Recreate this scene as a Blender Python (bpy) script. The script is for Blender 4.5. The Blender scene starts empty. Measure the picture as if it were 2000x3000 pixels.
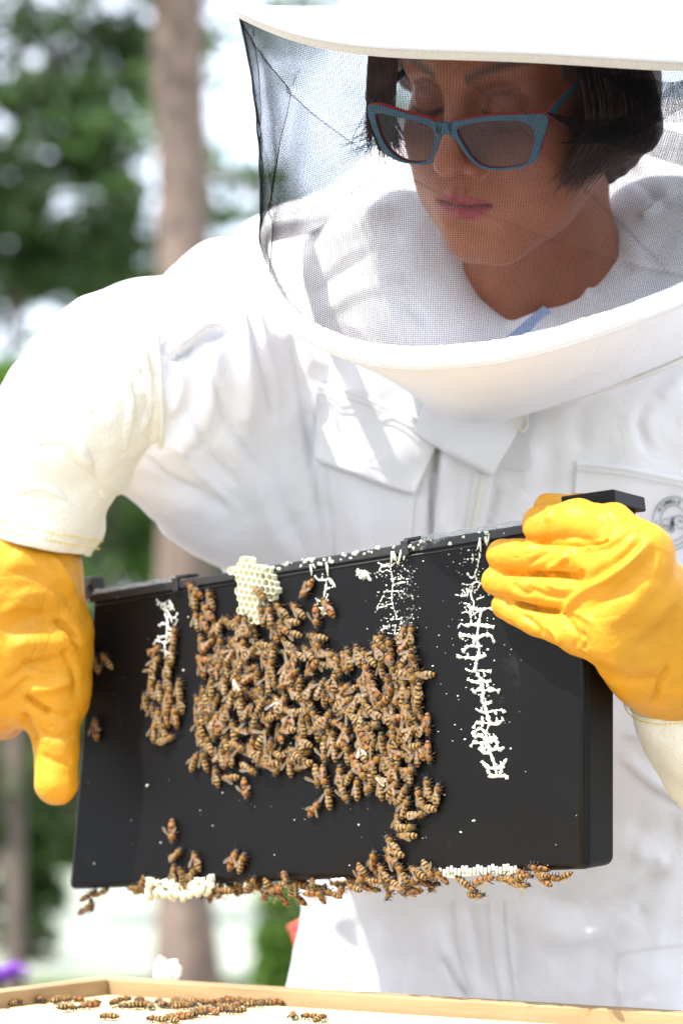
import bpy, bmesh, math, random
import numpy as np
from mathutils import Vector, Matrix
from mathutils.bvhtree import BVHTree

random.seed(7)
rng = np.random.default_rng(7)
SC = bpy.context.scene
COL = SC.collection
R = math.radians

# ------------------------------------------------------------------ camera
K = 1.2566e-4            # radians per photo pixel (photo 2000 x 3000)
PITCH = 0.0816           # looking slightly up
CAM = np.array([0.0, 0.0, 0.96])
CP, SP = math.cos(PITCH), math.sin(PITCH)
RIGHT = np.array([1.0, 0, 0]); UP = np.array([0, -SP, CP]); FWD = np.array([0, CP, SP])

cam_d = bpy.data.cameras.new('camera')
cam = bpy.data.objects.new('camera', cam_d); COL.objects.link(cam)
cam.location = CAM
cam.rotation_euler = (math.pi / 2 + PITCH, 0, 0)
cam_d.sensor_fit = 'VERTICAL'; cam_d.sensor_height = 36
cam_d.lens = 36 / (3000 * K)
cam_d.clip_start = 0.1; cam_d.clip_end = 2000
cam_d.dof.use_dof = True
cam_d.dof.focus_distance = 1.77
cam_d.dof.aperture_fstop = 5.2
SC.camera = cam

# ------------------------------------------------------------------ sky, sun
SUN_DIR = np.array([-0.46, -0.33, 0.83]); SUN_DIR = SUN_DIR / np.linalg.norm(SUN_DIR)
w = bpy.data.worlds.new('World'); SC.world = w; w.use_nodes = True
nt = w.node_tree; nt.nodes.clear()
sky = nt.nodes.new('ShaderNodeTexSky'); sky.sky_type = 'NISHITA'; sky.sun_disc = False
sky.sun_elevation = math.asin(SUN_DIR[2])
sky.sun_rotation = math.atan2(SUN_DIR[0], SUN_DIR[1])
sky.air_density = 1.0; sky.dust_density = 0.8; sky.ozone_density = 1.0
bg = nt.nodes.new('ShaderNodeBackground'); bg.inputs['Strength'].default_value = 0.14
wo = nt.nodes.new('ShaderNodeOutputWorld')
tcw = nt.nodes.new('ShaderNodeTexCoord'); cn = nt.nodes.new('ShaderNodeTexNoise'); cn.inputs['Scale'].default_value = 2.2; cn.inputs['Detail'].default_value = 6
cr = nt.nodes.new('ShaderNodeMapRange'); cr.inputs[1].default_value = .32; cr.inputs[2].default_value = .60; cr.inputs[3].default_value = .6; cr.inputs[4].default_value = .95
cm = nt.nodes.new('ShaderNodeMix'); cm.data_type = 'RGBA'; cm.inputs[7].default_value = (4.6, 4.8, 5.4, 1)
nt.links.new(tcw.outputs['Generated'], cn.inputs[0]); nt.links.new(cn.outputs[0], cr.inputs[0]); nt.links.new(cr.outputs[0], cm.inputs[0])
nt.links.new(sky.outputs[0], cm.inputs[6]); nt.links.new(cm.outputs[2], bg.inputs[0]); nt.links.new(bg.outputs[0], wo.inputs[0])
sd = bpy.data.lights.new('sun', 'SUN'); sd.energy = 2.7; sd.angle = R(0.6); sd.color = (1, 0.955, 0.88)
sun = bpy.data.objects.new('sun', sd); COL.objects.link(sun)
sun.rotation_euler = Vector(SUN_DIR).to_track_quat('Z', 'Y').to_euler()
sun.location = (-2, 0, 6)
SC.view_settings.view_transform = 'Standard'; SC.view_settings.look = 'None'
SC.view_settings.gamma = 1; SC.view_settings.use_curve_mapping = False
SC.view_settings.exposure = 1.86
SC.render.engine = 'CYCLES'
SC.cycles.use_denoising = True
SC.cycles.max_bounces = 8; SC.cycles.diffuse_bounces = 4; SC.cycles.glossy_bounces = 3
SC.cycles.transmission_bounces = 4; SC.cycles.transparent_max_bounces = 12
SC.cycles.sample_clamp_indirect = 6
SC.cycles.use_adaptive_sampling = True; SC.cycles.adaptive_threshold = 0.015


# ------------------------------------------------------------------ helpers
def W(px, py, D):
    """point seen at photo pixel (px, py) at depth D metres along the view axis"""
    return CAM + RIGHT * ((px - 1000) * K * D) + UP * ((1500 - py) * K * D) + FWD * D


def PX(V):
    V = np.asarray(V, float) - CAM
    d = V @ FWD
    return 1000 + (V @ RIGHT) / d / K, 1500 - (V @ UP) / d / K, d


def ray(px, py):
    d = W(px, py, 1.0) - CAM
    return d / np.linalg.norm(d)


ORG = {}


def link(o, parent=None):
    COL.objects.link(o)
    if parent is not None:
        o.parent = parent
    return o


def meta(o, label=None, cat=None, group=None, kind=None):
    if label: o['label'] = label
    if cat: o['category'] = cat
    if group: o['group'] = group
    if kind: o['kind'] = kind
    return o


def thing(name, label, cat, loc, group=None):
    o = bpy.data.objects.new(name, None); COL.objects.link(o)
    o.empty_display_size = 0.05
    o.location = loc
    ORG[o.name] = np.array(loc, float)
    return meta(o, label, cat, group)


def mesh_of(name, V, F, mats, smooth=True, cols=None, fmat=None):
    me = bpy.data.meshes.new(name)
    V = np.asarray(V, np.float32)
    if isinstance(F, np.ndarray):
        n, k = F.shape
        me.vertices.add(len(V)); me.vertices.foreach_set('co', V.ravel())
        me.loops.add(n * k); me.loops.foreach_set('vertex_index', F.astype(np.int32).ravel())
        me.polygons.add(n)
        me.polygons.foreach_set('loop_start', np.arange(0, n * k, k, dtype=np.int32))
        me.polygons.foreach_set('loop_total', np.full(n, k, np.int32))
        me.update(calc_edges=True)
    else:
        me.from_pydata([tuple(map(float, v)) for v in V], [], [tuple(map(int, f)) for f in F])
        me.update()
    for m in (mats if isinstance(mats, (list, tuple)) else [mats]):
        me.materials.append(m)
    if fmat is not None:
        me.polygons.foreach_set('material_index', np.asarray(fmat, np.int32))
    if smooth:
        me.polygons.foreach_set('use_smooth', np.ones(len(me.polygons), bool))
    if cols is not None:
        a = me.color_attributes.new('Col', 'FLOAT_COLOR', 'POINT')
        c = np.ones((len(V), 4), np.float32); c[:, :3] = cols
        a.data.foreach_set('color', c.ravel())
    return me


def part(name, V, F, mat, parent=None, smooth=True, cols=None, fmat=None, kind=None, label=None, recalc=False):
    V = np.asarray(V, float)
    off = ORG[parent.name] if parent is not None and parent.name in ORG else np.zeros(3)
    me = mesh_of(name, V - off, F, mat, smooth, cols, fmat)
    if recalc:
        bm = bmesh.new(); bm.from_mesh(me); bmesh.ops.recalc_face_normals(bm, faces=bm.faces); bm.to_mesh(me); bm.free()
    o = bpy.data.objects.new(name, me); link(o, parent)
    ORG[o.name] = off
    if kind: o['kind'] = kind
    if label: o['label'] = label
    return o


class MB:
    """collects shapes into one mesh"""
    def __init__(s): s.v = []; s.f = []; s.m = []; s.n = 0; s.c = []

    def add(s, V, F, mi=0, col=None):
        V = np.asarray(V, float); s.v.append(V)
        s.f += [tuple(int(i) + s.n for i in f) for f in F]; s.m += [mi] * len(F); s.n += len(V)
        s.c.append(np.tile(np.array(col if col is not None else (1, 1, 1), float), (len(V), 1)) if np.ndim(col) < 2 else col)
        return s

    def box(s, c, ax, ay, az, mi=0, col=None):
        c = np.asarray(c, float); V = []
        for k in (-1, 1):
            for j in (-1, 1):
                for i in (-1, 1):
                    V.append(c + i * np.asarray(ax) + j * np.asarray(ay) + k * np.asarray(az))
        F = [(0, 2, 3, 1), (4, 5, 7, 6), (0, 1, 5, 4), (2, 6, 7, 3), (0, 4, 6, 2), (1, 3, 7, 5)]
        return s.add(V, F, mi, col)

    def tube(s, P, r, n=8, mi=0, closed=False, cap=True, col=None, flat=None):
        V, F = tube(P, r, n, closed, cap, flat); return s.add(V, F, mi, col)

    def build(s, name, mat, parent=None, smooth=False, kind=None, label=None, cols=False):
        if not s.v: return None
        return part(name, np.concatenate(s.v), s.f, mat, parent, smooth, np.concatenate(s.c) if cols else None, s.m, kind, label)


def tube(P, r, n=8, closed=False, cap=True, flat=None):
    P = np.asarray(P, float); m = len(P)
    r = np.broadcast_to(np.asarray(r, float), (m,))
    if closed: T = np.roll(P, -1, 0) - np.roll(P, 1, 0)
    else:
        T = np.gradient(P, axis=0)
    T /= np.linalg.norm(T, axis=1)[:, None] + 1e-12
    ref = np.array([0, 0, 1.0]) if abs(T[0, 2]) < .9 else np.array([1.0, 0, 0])
    if flat is not None: ref = np.asarray(flat[0], float)
    N = []; u = np.cross(T[0], ref); u /= np.linalg.norm(u)
    for i in range(m):
        u = u - T[i] * np.dot(u, T[i]); u /= np.linalg.norm(u) + 1e-12; N.append(u)
    N = np.array(N); B = np.cross(T, N)
    a = np.arange(n) / n * 2 * np.pi
    sc = flat[1] if flat is not None else 1.0
    V = (P[:, None] + r[:, None, None] * (np.cos(a)[None, :, None] * N[:, None] + sc * np.sin(a)[None, :, None] * B[:, None])).reshape(-1, 3)
    F = []
    mm = m if closed else m - 1
    for i in range(mm):
        j = (i + 1) % m
        for k in range(n):
            l = (k + 1) % n
            F.append((i * n + k, i * n + l, j * n + l, j * n + k))
    if cap and not closed:
        F.append(tuple(range(n - 1, -1, -1))); F.append(tuple(range((m - 1) * n, m * n)))
    return V, F


def catmull(P, n, closed=False):
    P = np.asarray(P, float); m = len(P); out = []
    seg = m if closed else m - 1
    for q in range(n if closed else n):
        t = q / n * seg if closed else q / (n - 1) * seg
        i = min(int(t), seg - 1); u = t - i
        g = (lambda k: P[k % m]) if closed else (lambda k: P[min(max(k, 0), m - 1)])
        a, b, c, d = g(i - 1), g(i), g(i + 1), g(i + 2)
        out.append(.5 * ((2 * b) + (-a + c) * u + (2 * a - 5 * b + 4 * c - d) * u * u + (-a + 3 * b - 3 * c + d) * u ** 3))
    return np.array(out)


def grid_faces(n, m, cu=False, cv=False):
    i, j = np.meshgrid(np.arange(n if cu else n - 1), np.arange(m if cv else m - 1), indexing='ij')
    i2 = (i + 1) % n; j2 = (j + 1) % m
    return np.stack([i * m + j, i2 * m + j, i2 * m + j2, i * m + j2], -1).reshape(-1, 4)


def fnoise(P, f, seed, n=10, aniso=(1, 1, 1)):
    g = np.random.default_rng(seed); o = np.zeros(len(P))
    for q in range(n):
        k = g.normal(size=3) * np.array(aniso); k = k / np.linalg.norm(k) * f * g.uniform(.6, 1.6)
        o += np.sin(P @ k + g.uniform(0, 6.28) + 0.8 * np.sin(P @ (g.normal(size=3) * f * .5)))
    return o / math.sqrt(n)


def vnormals(V, F):
    n = np.zeros_like(V)
    a = V[F[:, 0]]; b = V[F[:, 1]]; c = V[F[:, 2]]; d = V[F[:, 3]]
    fn = np.cross(c - a, d - b)
    for k in range(4): np.add.at(n, F[:, k], fn)
    return n / (np.linalg.norm(n, axis=1)[:, None] + 1e-12)


# ---- signed distance sculpting
def rc(p, a, b, ra, rb):
    a = np.asarray(a, np.float32); b = np.asarray(b, np.float32); ba = b - a
    t = np.clip(((p - a) @ ba) / (ba @ ba + 1e-12), 0, 1)
    return np.linalg.norm(p - a - t[:, None] * ba, axis=1) - (ra + (rb - ra) * t)


def chain(p, pts, rs, k=0.0):
    d = None
    for i in range(len(pts) - 1):
        e = rc(p, pts[i], pts[i + 1], rs[i], rs[i + 1])
        d = e if d is None else smin(d, e, k)
    return d


def ell(p, c, r, M=None):
    q = p - np.asarray(c, np.float32)
    if M is not None: q = q @ M
    r = np.asarray(r, np.float32)
    k0 = np.linalg.norm(q / r, axis=1); k1 = np.linalg.norm(q / (r * r), axis=1)
    return k0 * (k0 - 1) / (k1 + 1e-9)


def smin(a, b, k):
    if k <= 0: return np.minimum(a, b)
    h = np.maximum(k - np.abs(a - b), 0) / k
    return np.minimum(a, b) - h * h * k * .25


def ssub(a, b, k): return -smin(-a, b, k)


def sculpt(fn, lo, hi, h, smooth=1):
    lo = np.asarray(lo, float); hi = np.asarray(hi, float)
    B = 8
    nb = np.ceil((hi - lo) / (h * B)).astype(int)
    n = nb * B
    ctr = np.stack(np.meshgrid(*[lo[i] + (np.arange(nb[i]) + .5) * B * h for i in range(3)], indexing='ij'), -1).reshape(-1, 3).astype(np.float32)
    dc = fn(ctr)
    vals = np.repeat(np.repeat(np.repeat(np.sign(dc).reshape(nb), B, 0), B, 1), B, 2).astype(np.float32) * h * 4
    near = np.nonzero(np.abs(dc) < B * h * 1.15)[0]
    lp = np.stack(np.meshgrid(*[np.arange(B)] * 3, indexing='ij'), -1).reshape(-1, 3)
    bi = np.stack(np.unravel_index(near, nb), -1)
    for s in range(0, len(near), 1500):
        idx = (bi[s:s + 1500, None, :] * B + lp[None]).reshape(-1, 3)
        vals[idx[:, 0], idx[:, 1], idx[:, 2]] = fn((lo + (idx + .5) * h).astype(np.float32))
    ins = vals < 0
    N = n - 1
    cnt = np.zeros(N, np.int8)
    offs = [(i, j, k) for i in (0, 1) for j in (0, 1) for k in (0, 1)]
    for (i, j, k) in offs: cnt += ins[i:i + N[0], j:j + N[1], k:k + N[2]]
    act = np.argwhere((cnt > 0) & (cnt < 8))
    cv = np.stack([vals[act[:, 0] + i, act[:, 1] + j, act[:, 2] + k] for (i, j, k) in offs], 1)
    acc = np.zeros((len(act), 3)); num = np.zeros(len(act))
    for a in range(8):
        for b in range(a + 1, 8):
            da = np.array(offs[b]) - np.array(offs[a])
            if np.abs(da).sum() != 1: continue
            x = (cv[:, a] < 0) != (cv[:, b] < 0)
            t = cv[:, a] / (cv[:, a] - cv[:, b] + 1e-12)
            pt = np.array(offs[a]) + t[:, None] * da
            acc[x] += pt[x]; num[x] += 1
    V = lo + (act + acc / num[:, None] + .5) * h
    vid = np.full(N, -1, np.int32); vid[act[:, 0], act[:, 1], act[:, 2]] = np.arange(len(act))
    F = []
    for ax in range(3):
        u, v = (ax + 1) % 3, (ax + 2) % 3
        sl0 = [slice(None)] * 3; sl1 = [slice(None)] * 3
        sl0[ax] = slice(0, -1); sl1[ax] = slice(1, None)
        A = ins[tuple(sl0)]; Bq = ins[tuple(sl1)]
        e = np.argwhere(A != Bq)
        e = e[(e[:, u] > 0) & (e[:, v] > 0) & (e[:, u] < N[u]) & (e[:, v] < N[v])]
        def g(du, dv):
            q = e.copy(); q[:, u] -= du; q[:, v] -= dv
            return vid[q[:, 0], q[:, 1], q[:, 2]]
        f = np.stack([g(1, 1), g(0, 1), g(0, 0), g(1, 0)], 1)
        flip = ~A[e[:, 0], e[:, 1], e[:, 2]]
        f[flip] = f[flip][:, ::-1]
        F.append(f)
    F = np.concatenate(F); F = F[(F >= 0).all(1)]
    for _ in range(smooth):
        S = np.zeros_like(V); c = np.zeros(len(V))
        for k in range(4):
            np.add.at(S, F[:, k], V[F[:, (k + 1) % 4]]); np.add.at(c, F[:, k], 1)
            np.add.at(S, F[:, k], V[F[:, (k - 1) % 4]]); np.add.at(c, F[:, k], 1)
        V = V * .5 + .5 * S / np.maximum(c, 1)[:, None]
    return V, F


def strokes(V, F, L):
    """push the surface out (amp > 0) or in along soft strokes, as a sculptor would; stroke = (points, width px, amp m)"""
    px, py, dd = PX(V); q = np.stack([px, py], 1)
    nr = vnormals(V, F)
    face = np.clip(-((V - CAM) / np.linalg.norm(V - CAM, axis=1)[:, None] * nr).sum(1) * 2.5, 0, 1)
    disp = np.zeros(len(V))
    for pts, wd, amp in L:
        pts = np.asarray(pts, float)
        if len(pts) > 2: pts = catmull(pts, len(pts) * 5)
        best = np.full(len(V), 1e9); bt = np.zeros(len(V)); n = len(pts) - 1
        box = (px > pts[:, 0].min() - 3 * wd) & (px < pts[:, 0].max() + 3 * wd) & (py > pts[:, 1].min() - 3 * wd) & (py < pts[:, 1].max() + 3 * wd)
        ii = np.nonzero(box)[0]
        if len(ii) == 0: continue
        qq = q[ii]; be = np.full(len(ii), 1e9); bb = np.zeros(len(ii))
        for i in range(n):
            a = pts[i]; ba = pts[i + 1] - a
            t = np.clip(((qq - a) @ ba) / (ba @ ba + 1e-9), 0, 1)
            d = np.linalg.norm(qq - a - t[:, None] * ba, axis=1)
            m = d < be; be[m] = d[m]; bb[m] = (i + t[m]) / n
        tap = np.clip(np.sin(np.pi * np.clip(bb * .94 + .03, 0, 1)) * 1.6, 0, 1)
        disp[ii] += amp * np.exp(-(be / wd) ** 2) * tap
    return V + nr * (disp * face)[:, None]


# ------------------------------------------------------------------ materials
def mat(name, base, rough=.6, spec=.3, var=0.0, vscale=20, bump=0.0, bscale=200, metal=0, sheen=0, sss=0, coat=0,
        col2=None, attr=False, stain=None, bdist=.001, trans=0, aniso=None):
    m = bpy.data.materials.new(name); m.use_nodes = True; t = m.node_tree
    b = t.nodes['Principled BSDF']; L = t.links
    b.inputs['Base Color'].default_value = (*base, 1)
    b.inputs['Roughness'].default_value = rough
    b.inputs['Specular IOR Level'].default_value = spec
    b.inputs['Metallic'].default_value = metal
    if sheen: b.inputs['Sheen Weight'].default_value = sheen; b.inputs['Sheen Roughness'].default_value = .4
    if coat: b.inputs['Coat Weight'].default_value = coat; b.inputs['Coat Roughness'].default_value = .25
    if sss:
        b.inputs['Subsurface Weight'].default_value = sss; b.inputs['Subsurface Radius'].default_value = (.006, .0025, .0015)
        b.inputs['Subsurface Scale'].default_value = 1
    tc = t.nodes.new('ShaderNodeTexCoord'); co = tc.outputs['Object']
    if aniso:
        mp = t.nodes.new('ShaderNodeMapping'); mp.inputs['Scale'].default_value = aniso
        L.new(co, mp.inputs[0]); co = mp.outputs[0]
    src = None
    if attr:
        a = t.nodes.new('ShaderNodeAttribute'); a.attribute_name = 'Col'; src = a.outputs['Color']
    if var or col2:
        nz = t.nodes.new('ShaderNodeTexNoise'); nz.inputs['Scale'].default_value = vscale; nz.inputs['Detail'].default_value = 6
        L.new(co, nz.inputs[0])
        mx = t.nodes.new('ShaderNodeMix'); mx.data_type = 'RGBA'
        rp = t.nodes.new('ShaderNodeMapRange'); rp.inputs[1].default_value = .3; rp.inputs[2].default_value = .7
        L.new(nz.outputs[0], rp.inputs[0]); L.new(rp.outputs[0], mx.inputs[0])
        c2 = col2 if col2 else tuple(c * (1 - var) for c in base)
        if src is not None:
            mx.blend_type = 'MULTIPLY'; L.new(src, mx.inputs[6]); mx.inputs[7].default_value = (1 - var, 1 - var, 1 - var, 1)
        else:
            mx.inputs[6].default_value = (*base, 1); mx.inputs[7].default_value = (*c2, 1)
        src = mx.outputs[2]
    if stain:
        sc_, lo_, col_, amt_ = stain
        nz = t.nodes.new('ShaderNodeTexNoise'); nz.inputs['Scale'].default_value = sc_; nz.inputs['Detail'].default_value = 8
        nz.inputs['Roughness'].default_value = .65; L.new(tc.outputs['Object'], nz.inputs[0])
        rp = t.nodes.new('ShaderNodeMapRange'); rp.inputs[1].default_value = lo_; rp.inputs[2].default_value = lo_ + .1
        rp.inputs[4].default_value = amt_; L.new(nz.outputs[0], rp.inputs[0])
        mx = t.nodes.new('ShaderNodeMix'); mx.data_type = 'RGBA'; L.new(rp.outputs[0], mx.inputs[0])
        if src is not None: L.new(src, mx.inputs[6])
        else: mx.inputs[6].default_value = (*base, 1)
        mx.inputs[7].default_value = (*col_, 1); src = mx.outputs[2]
    if src is not None: L.new(src, b.inputs['Base Color'])
    if bump:
        nz = t.nodes.new('ShaderNodeTexNoise'); nz.inputs['Scale'].default_value = bscale; nz.inputs['Detail'].default_value = 4
        L.new(co, nz.inputs[0])
        bp = t.nodes.new('ShaderNodeBump'); bp.inputs['Strength'].default_value = bump; bp.inputs['Distance'].default_value = bdist
        L.new(nz.outputs[0], bp.inputs['Height']); L.new(bp.outputs[0], b.inputs['Normal'])
    if trans:
        tr = t.nodes.new('ShaderNodeBsdfTranslucent'); ms = t.nodes.new('ShaderNodeMixShader')
        if src is not None: L.new(src, tr.inputs[0])
        else: tr.inputs[0].default_value = (*base, 1)
        ms.inputs[0].default_value = trans; L.new(b.outputs[0], ms.inputs[1]); L.new(tr.outputs[0], ms.inputs[2])
        L.new(ms.outputs[0], t.nodes['Material Output'].inputs[0])
    return m


M = {}
M['cotton'] = mat('white_cotton', (.86, .85, .875), .85, .15, .03, 30, .25, 900, sheen=.15, bdist=.0006)
M['cotton_seam'] = mat('cotton_seam', (.74, .71, .67), .9, .1, .05, 60, .3, 900)
M['hat'] = mat('hat_cotton', (.84, .84, .86), .8, .15, .03, 20, .2, 700)
M['band'] = mat('beige_mesh_band', (.80, .73, .63), .85, .15, .22, 900, .6, 1200)
M['canvas'] = mat('cream_canvas', (.80, .775, .67), .92, .1, .10, 60, .7, 700, bdist=.0012, aniso=(1, 1, .25), stain=(28, .66, (.32, .2, .1), .4))
M['leather'] = mat('yellow_leather', (.66, .305, .013), .5, .35, .20, 26, .45, 240, stain=(62, .645, (.38, .12, .02), .55), bdist=.0012)
def wrinkle(m, scale, dist, strength):
    t = m.node_tree; b = t.nodes['Principled BSDF']; L = t.links
    tc = t.nodes.new('ShaderNodeTexCoord'); nz = t.nodes.new('ShaderNodeTexNoise'); nz.inputs['Scale'].default_value = scale
    nz.inputs['Distortion'].default_value = 2.2; nz.inputs['Detail'].default_value = 3; L.new(tc.outputs['Object'], nz.inputs[0])
    ab = t.nodes.new('ShaderNodeMath'); ab.operation = 'SUBTRACT'; ab.inputs[1].default_value = .5; L.new(nz.outputs[0], ab.inputs[0])
    a2 = t.nodes.new('ShaderNodeMath'); a2.operation = 'ABSOLUTE'; L.new(ab.outputs[0], a2.inputs[0])
    a3 = t.nodes.new('ShaderNodeMapRange'); a3.inputs[1].default_value = 0; a3.inputs[2].default_value = .09; L.new(a2.outputs[0], a3.inputs[0])
    bp = t.nodes.new('ShaderNodeBump'); bp.inputs['Strength'].default_value = strength; bp.inputs['Distance'].default_value = dist
    L.new(a3.outputs[0], bp.inputs['Height'])
    old = b.inputs['Normal'].links[0].from_node if b.inputs['Normal'].is_linked else None
    if old: L.new(bp.outputs[0], old.inputs['Normal'])
    else: L.new(bp.outputs[0], b.inputs['Normal'])
wrinkle(M['leather'], 24, .0010, .28)
wrinkle(M['canvas'], 30, .0009, .35)
wrinkle(M['cotton'], 16, .0012, .22)
wrinkle(M['hat'], 22, .0008, .25)
M['thread'] = mat('yellow_thread', (.78, .6, .05), .7)
M['net'] = mat('black_netting', (.004, .004, .005), .7, .06)
M['skin'] = mat('skin', (.5, .3, .2), .45, .4, .16, 55, .5, 700, attr=True, sss=.12)
M['hair'] = mat('brown_hair', (.085, .036, .019), .48, .4, .75, 260, .7, 900, aniso=(1, 1, .05))
M['teal'] = mat('teal_plastic', (.045, .105, .145), .4, .5, .25, 300)
M['red'] = mat('red_plastic', (.42, .01, .012), .3, .5)
M['brow'] = mat('brow_hair', (.05, .025, .018), .7)
M['blue_cloth'] = mat('light_blue_shirt', (.42, .52, .74), .85, .1, .15, 300)
M['ink'] = mat('dark_ink', (.045, .06, .07), .8)
M['plastic'] = mat('black_plastic', (.0035, .0035, .0042), .45, .2, .35, 9, .25, 120, stain=(14, .64, (.026, .028, .031), .75), bdist=.0005)
M['plastic_edge'] = mat('black_plastic_rim', (.02, .02, .022), .38, .5, .3, 40, .4, 300, stain=(80, .60, (.45, .44, .38), .7))
M['wax'] = mat('white_wax', (.78, .78, .68), .55, .4, .15, 300, .4, 500, sss=.0)
M['smear'] = mat('thin_wax_smear', (.10, .105, .10), .6, .3, .4, 300)
M['comb'] = mat('fresh_comb', (.88, .86, .66), .5, .4, .12, 120, .3, 500, trans=.25)
M['wire'] = mat('galvanised_wire', (.55, .56, .55), .45, .5, .2, 300, metal=.3)
M['bee'] = mat('bee_body', (.5, .3, .1), .55, .35, .35, 900, .6, 1800, attr=True, bdist=.0005, sheen=.25)
M['beeleg'] = mat('bee_leg', (.05, .02, .008), .5)
M['pine'] = mat('pine_board', (.36, .26, .14), .6, .3, col2=(.29, .19, .09), vscale=14, bump=.2, bscale=60, aniso=(1, 1, 9), stain=(120, .70, (.40, .28, .07), .15))
M['pine_top'] = mat('pine_top_bar', (.70, .58, .36), .6, .3, col2=(.56, .42, .22), vscale=22, bump=.2, bscale=60, aniso=(2, 8, 8), stain=(50, .68, (.50, .36, .08), .6))
M['bark'] = mat('bark', (.25, .19, .155), .9, .1, col2=(.13, .095, .075), vscale=9, bump=1, bscale=18, aniso=(1, 1, .35), bdist=.03)
M['bark_grey'] = mat('grey_bark', (.15, .12, .10), .9, .1, col2=(.07, .055, .045), vscale=9, bump=1, bscale=18, aniso=(1, 1, .35), bdist=.03)
M['leaf_a'] = mat('dark_foliage', (.036, .075, .014), .55, .3, .45, 1.2, trans=.35)
M['leaf_b'] = mat('mid_foliage', (.065, .14, .024), .5, .3, .35, 1.4, trans=.4)
M['leaf_c'] = mat('light_foliage', (.13, .25, .035), .5, .3, .35, 1.5, trans=.4)
M['grass'] = mat('lawn', (.06, .11, .025), .8, .1, col2=(.10, .13, .04), vscale=2, bump=.8, bscale=40, bdist=.03)
M['pave'] = mat('pale_paving', (.33, .36, .30), .85, .2, .12, 1.5, .3, 60)
M['purple'] = mat('purple_petal', (.30, .09, .55), .5, .3, .2, 40, trans=.3)
M['stem'] = mat('green_stem', (.06, .16, .03), .6)
M['pink'] = mat('red_tub_plastic', (.75, .12, .10), .4, .4, .1, 10)
M['button'] = mat('cream_cord', (.80, .75, .58), .8)


def glassy(name, tint, mixf, rough=.02, wav=False):
    m = bpy.data.materials.new(name); m.use_nodes = True; t = m.node_tree; t.nodes.remove(t.nodes['Principled BSDF'])
    tr = t.nodes.new('ShaderNodeBsdfTransparent'); tr.inputs[0].default_value = (*tint, 1)
    gl = t.nodes.new('ShaderNodeBsdfGlossy'); gl.inputs['Roughness'].default_value = rough
    ms = t.nodes.new('ShaderNodeMixShader'); ms.inputs[0].default_value = mixf
    t.links.new(tr.outputs[0], ms.inputs[1]); t.links.new(gl.outputs[0], ms.inputs[2])
    t.links.new(ms.outputs[0], t.nodes['Material Output'].inputs[0])
    return m, t, ms


M['lens'], _, _ = glassy('tinted_lens', (.50, .44, .42), .07)
# bee wing: smoky, half clear, shiny membrane
mw, t_, ms_ = glassy('bee_wing', (.88, .78, .62), .10, .22)
df = t_.nodes.new('ShaderNodeBsdfDiffuse'); df.inputs[0].default_value = (.50, .36, .20, 1)
m2 = t_.nodes.new('ShaderNodeMixShader'); m2.inputs[0].default_value = .20
t_.links.new(ms_.outputs[0], m2.inputs[1]); t_.links.new(df.outputs[0], m2.inputs[2]); t_.links.new(m2.outputs[0], t_.nodes['Material Output'].inputs[0])
M['wing'] = mw


# ================================================================== SETTING
def plane(name, x0, x1, y0, y1, z, m, n=2):
    xs = np.linspace(x0, x1, n); ys = np.linspace(y0, y1, n)
    X, Y = np.meshgrid(xs, ys, indexing='ij')
    V = np.stack([X.ravel(), Y.ravel(), np.full(X.size, z)], 1)
    return meta(part(name, V, grid_faces(n, n), m, None, False), kind='structure')


plane('ground', -400, 400, -100, 700, 0.0, M['grass'])
plane('bounce_ground', -9, 9, -4, 8.6, 0.004, mat('grey_bounce_ground', (.24, .245, .25), .95, .1, .3, 3, .6, 30))  # unseen neutral grey patch, added to keep lawn-green bounce off the white suit
plane('driveway', -30, 30, 10.9, 19, 0.004, M['pave'])
plane('path', -30, 30, 9.6, 10.3, 0.004, mat('path_gravel', (.34, .35, .30), .9, .1, .2, 6, .5, 40))


def leaf_cloud(C, Rr, n, size, seed, gap=0.0, droop=.3, shell=.35):
    """many leaf-sized faces clumped on boughs through an ellipsoidal volume"""
    g = np.random.default_rng(seed)
    nb = max(6, n // 90)
    d = g.normal(size=(nb, 3)); d /= np.linalg.norm(d, axis=1)[:, None]
    bc = d * (g.uniform(shell, 1, (nb, 1)) ** .6) * Rr * (1 + .15 * g.normal(size=(nb, 1)))
    which = g.integers(0, nb, n)
    br = g.uniform(.10, .24, nb)[which][:, None] * np.mean(Rr)
    P = bc[which] + g.normal(size=(n, 3)) * br * np.array([1, 1, .42]) * .7
    P[:, 2] -= droop * np.linalg.norm(P[:, :2], axis=1) * .25
    P = P + C
    a = g.normal(size=(n, 3)); a /= np.linalg.norm(a, axis=1)[:, None]
    b = np.cross(a, g.normal(size=(n, 3))); b /= np.linalg.norm(b, axis=1)[:, None]
    s = size * g.uniform(.6, 1.5, (n, 1))
    V = np.stack([P - a * s, P - b * s * .35, P + a * s, P + b * s * .35], 1).reshape(-1, 3)
    return V, np.arange(4 * n).reshape(n, 4)


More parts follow.
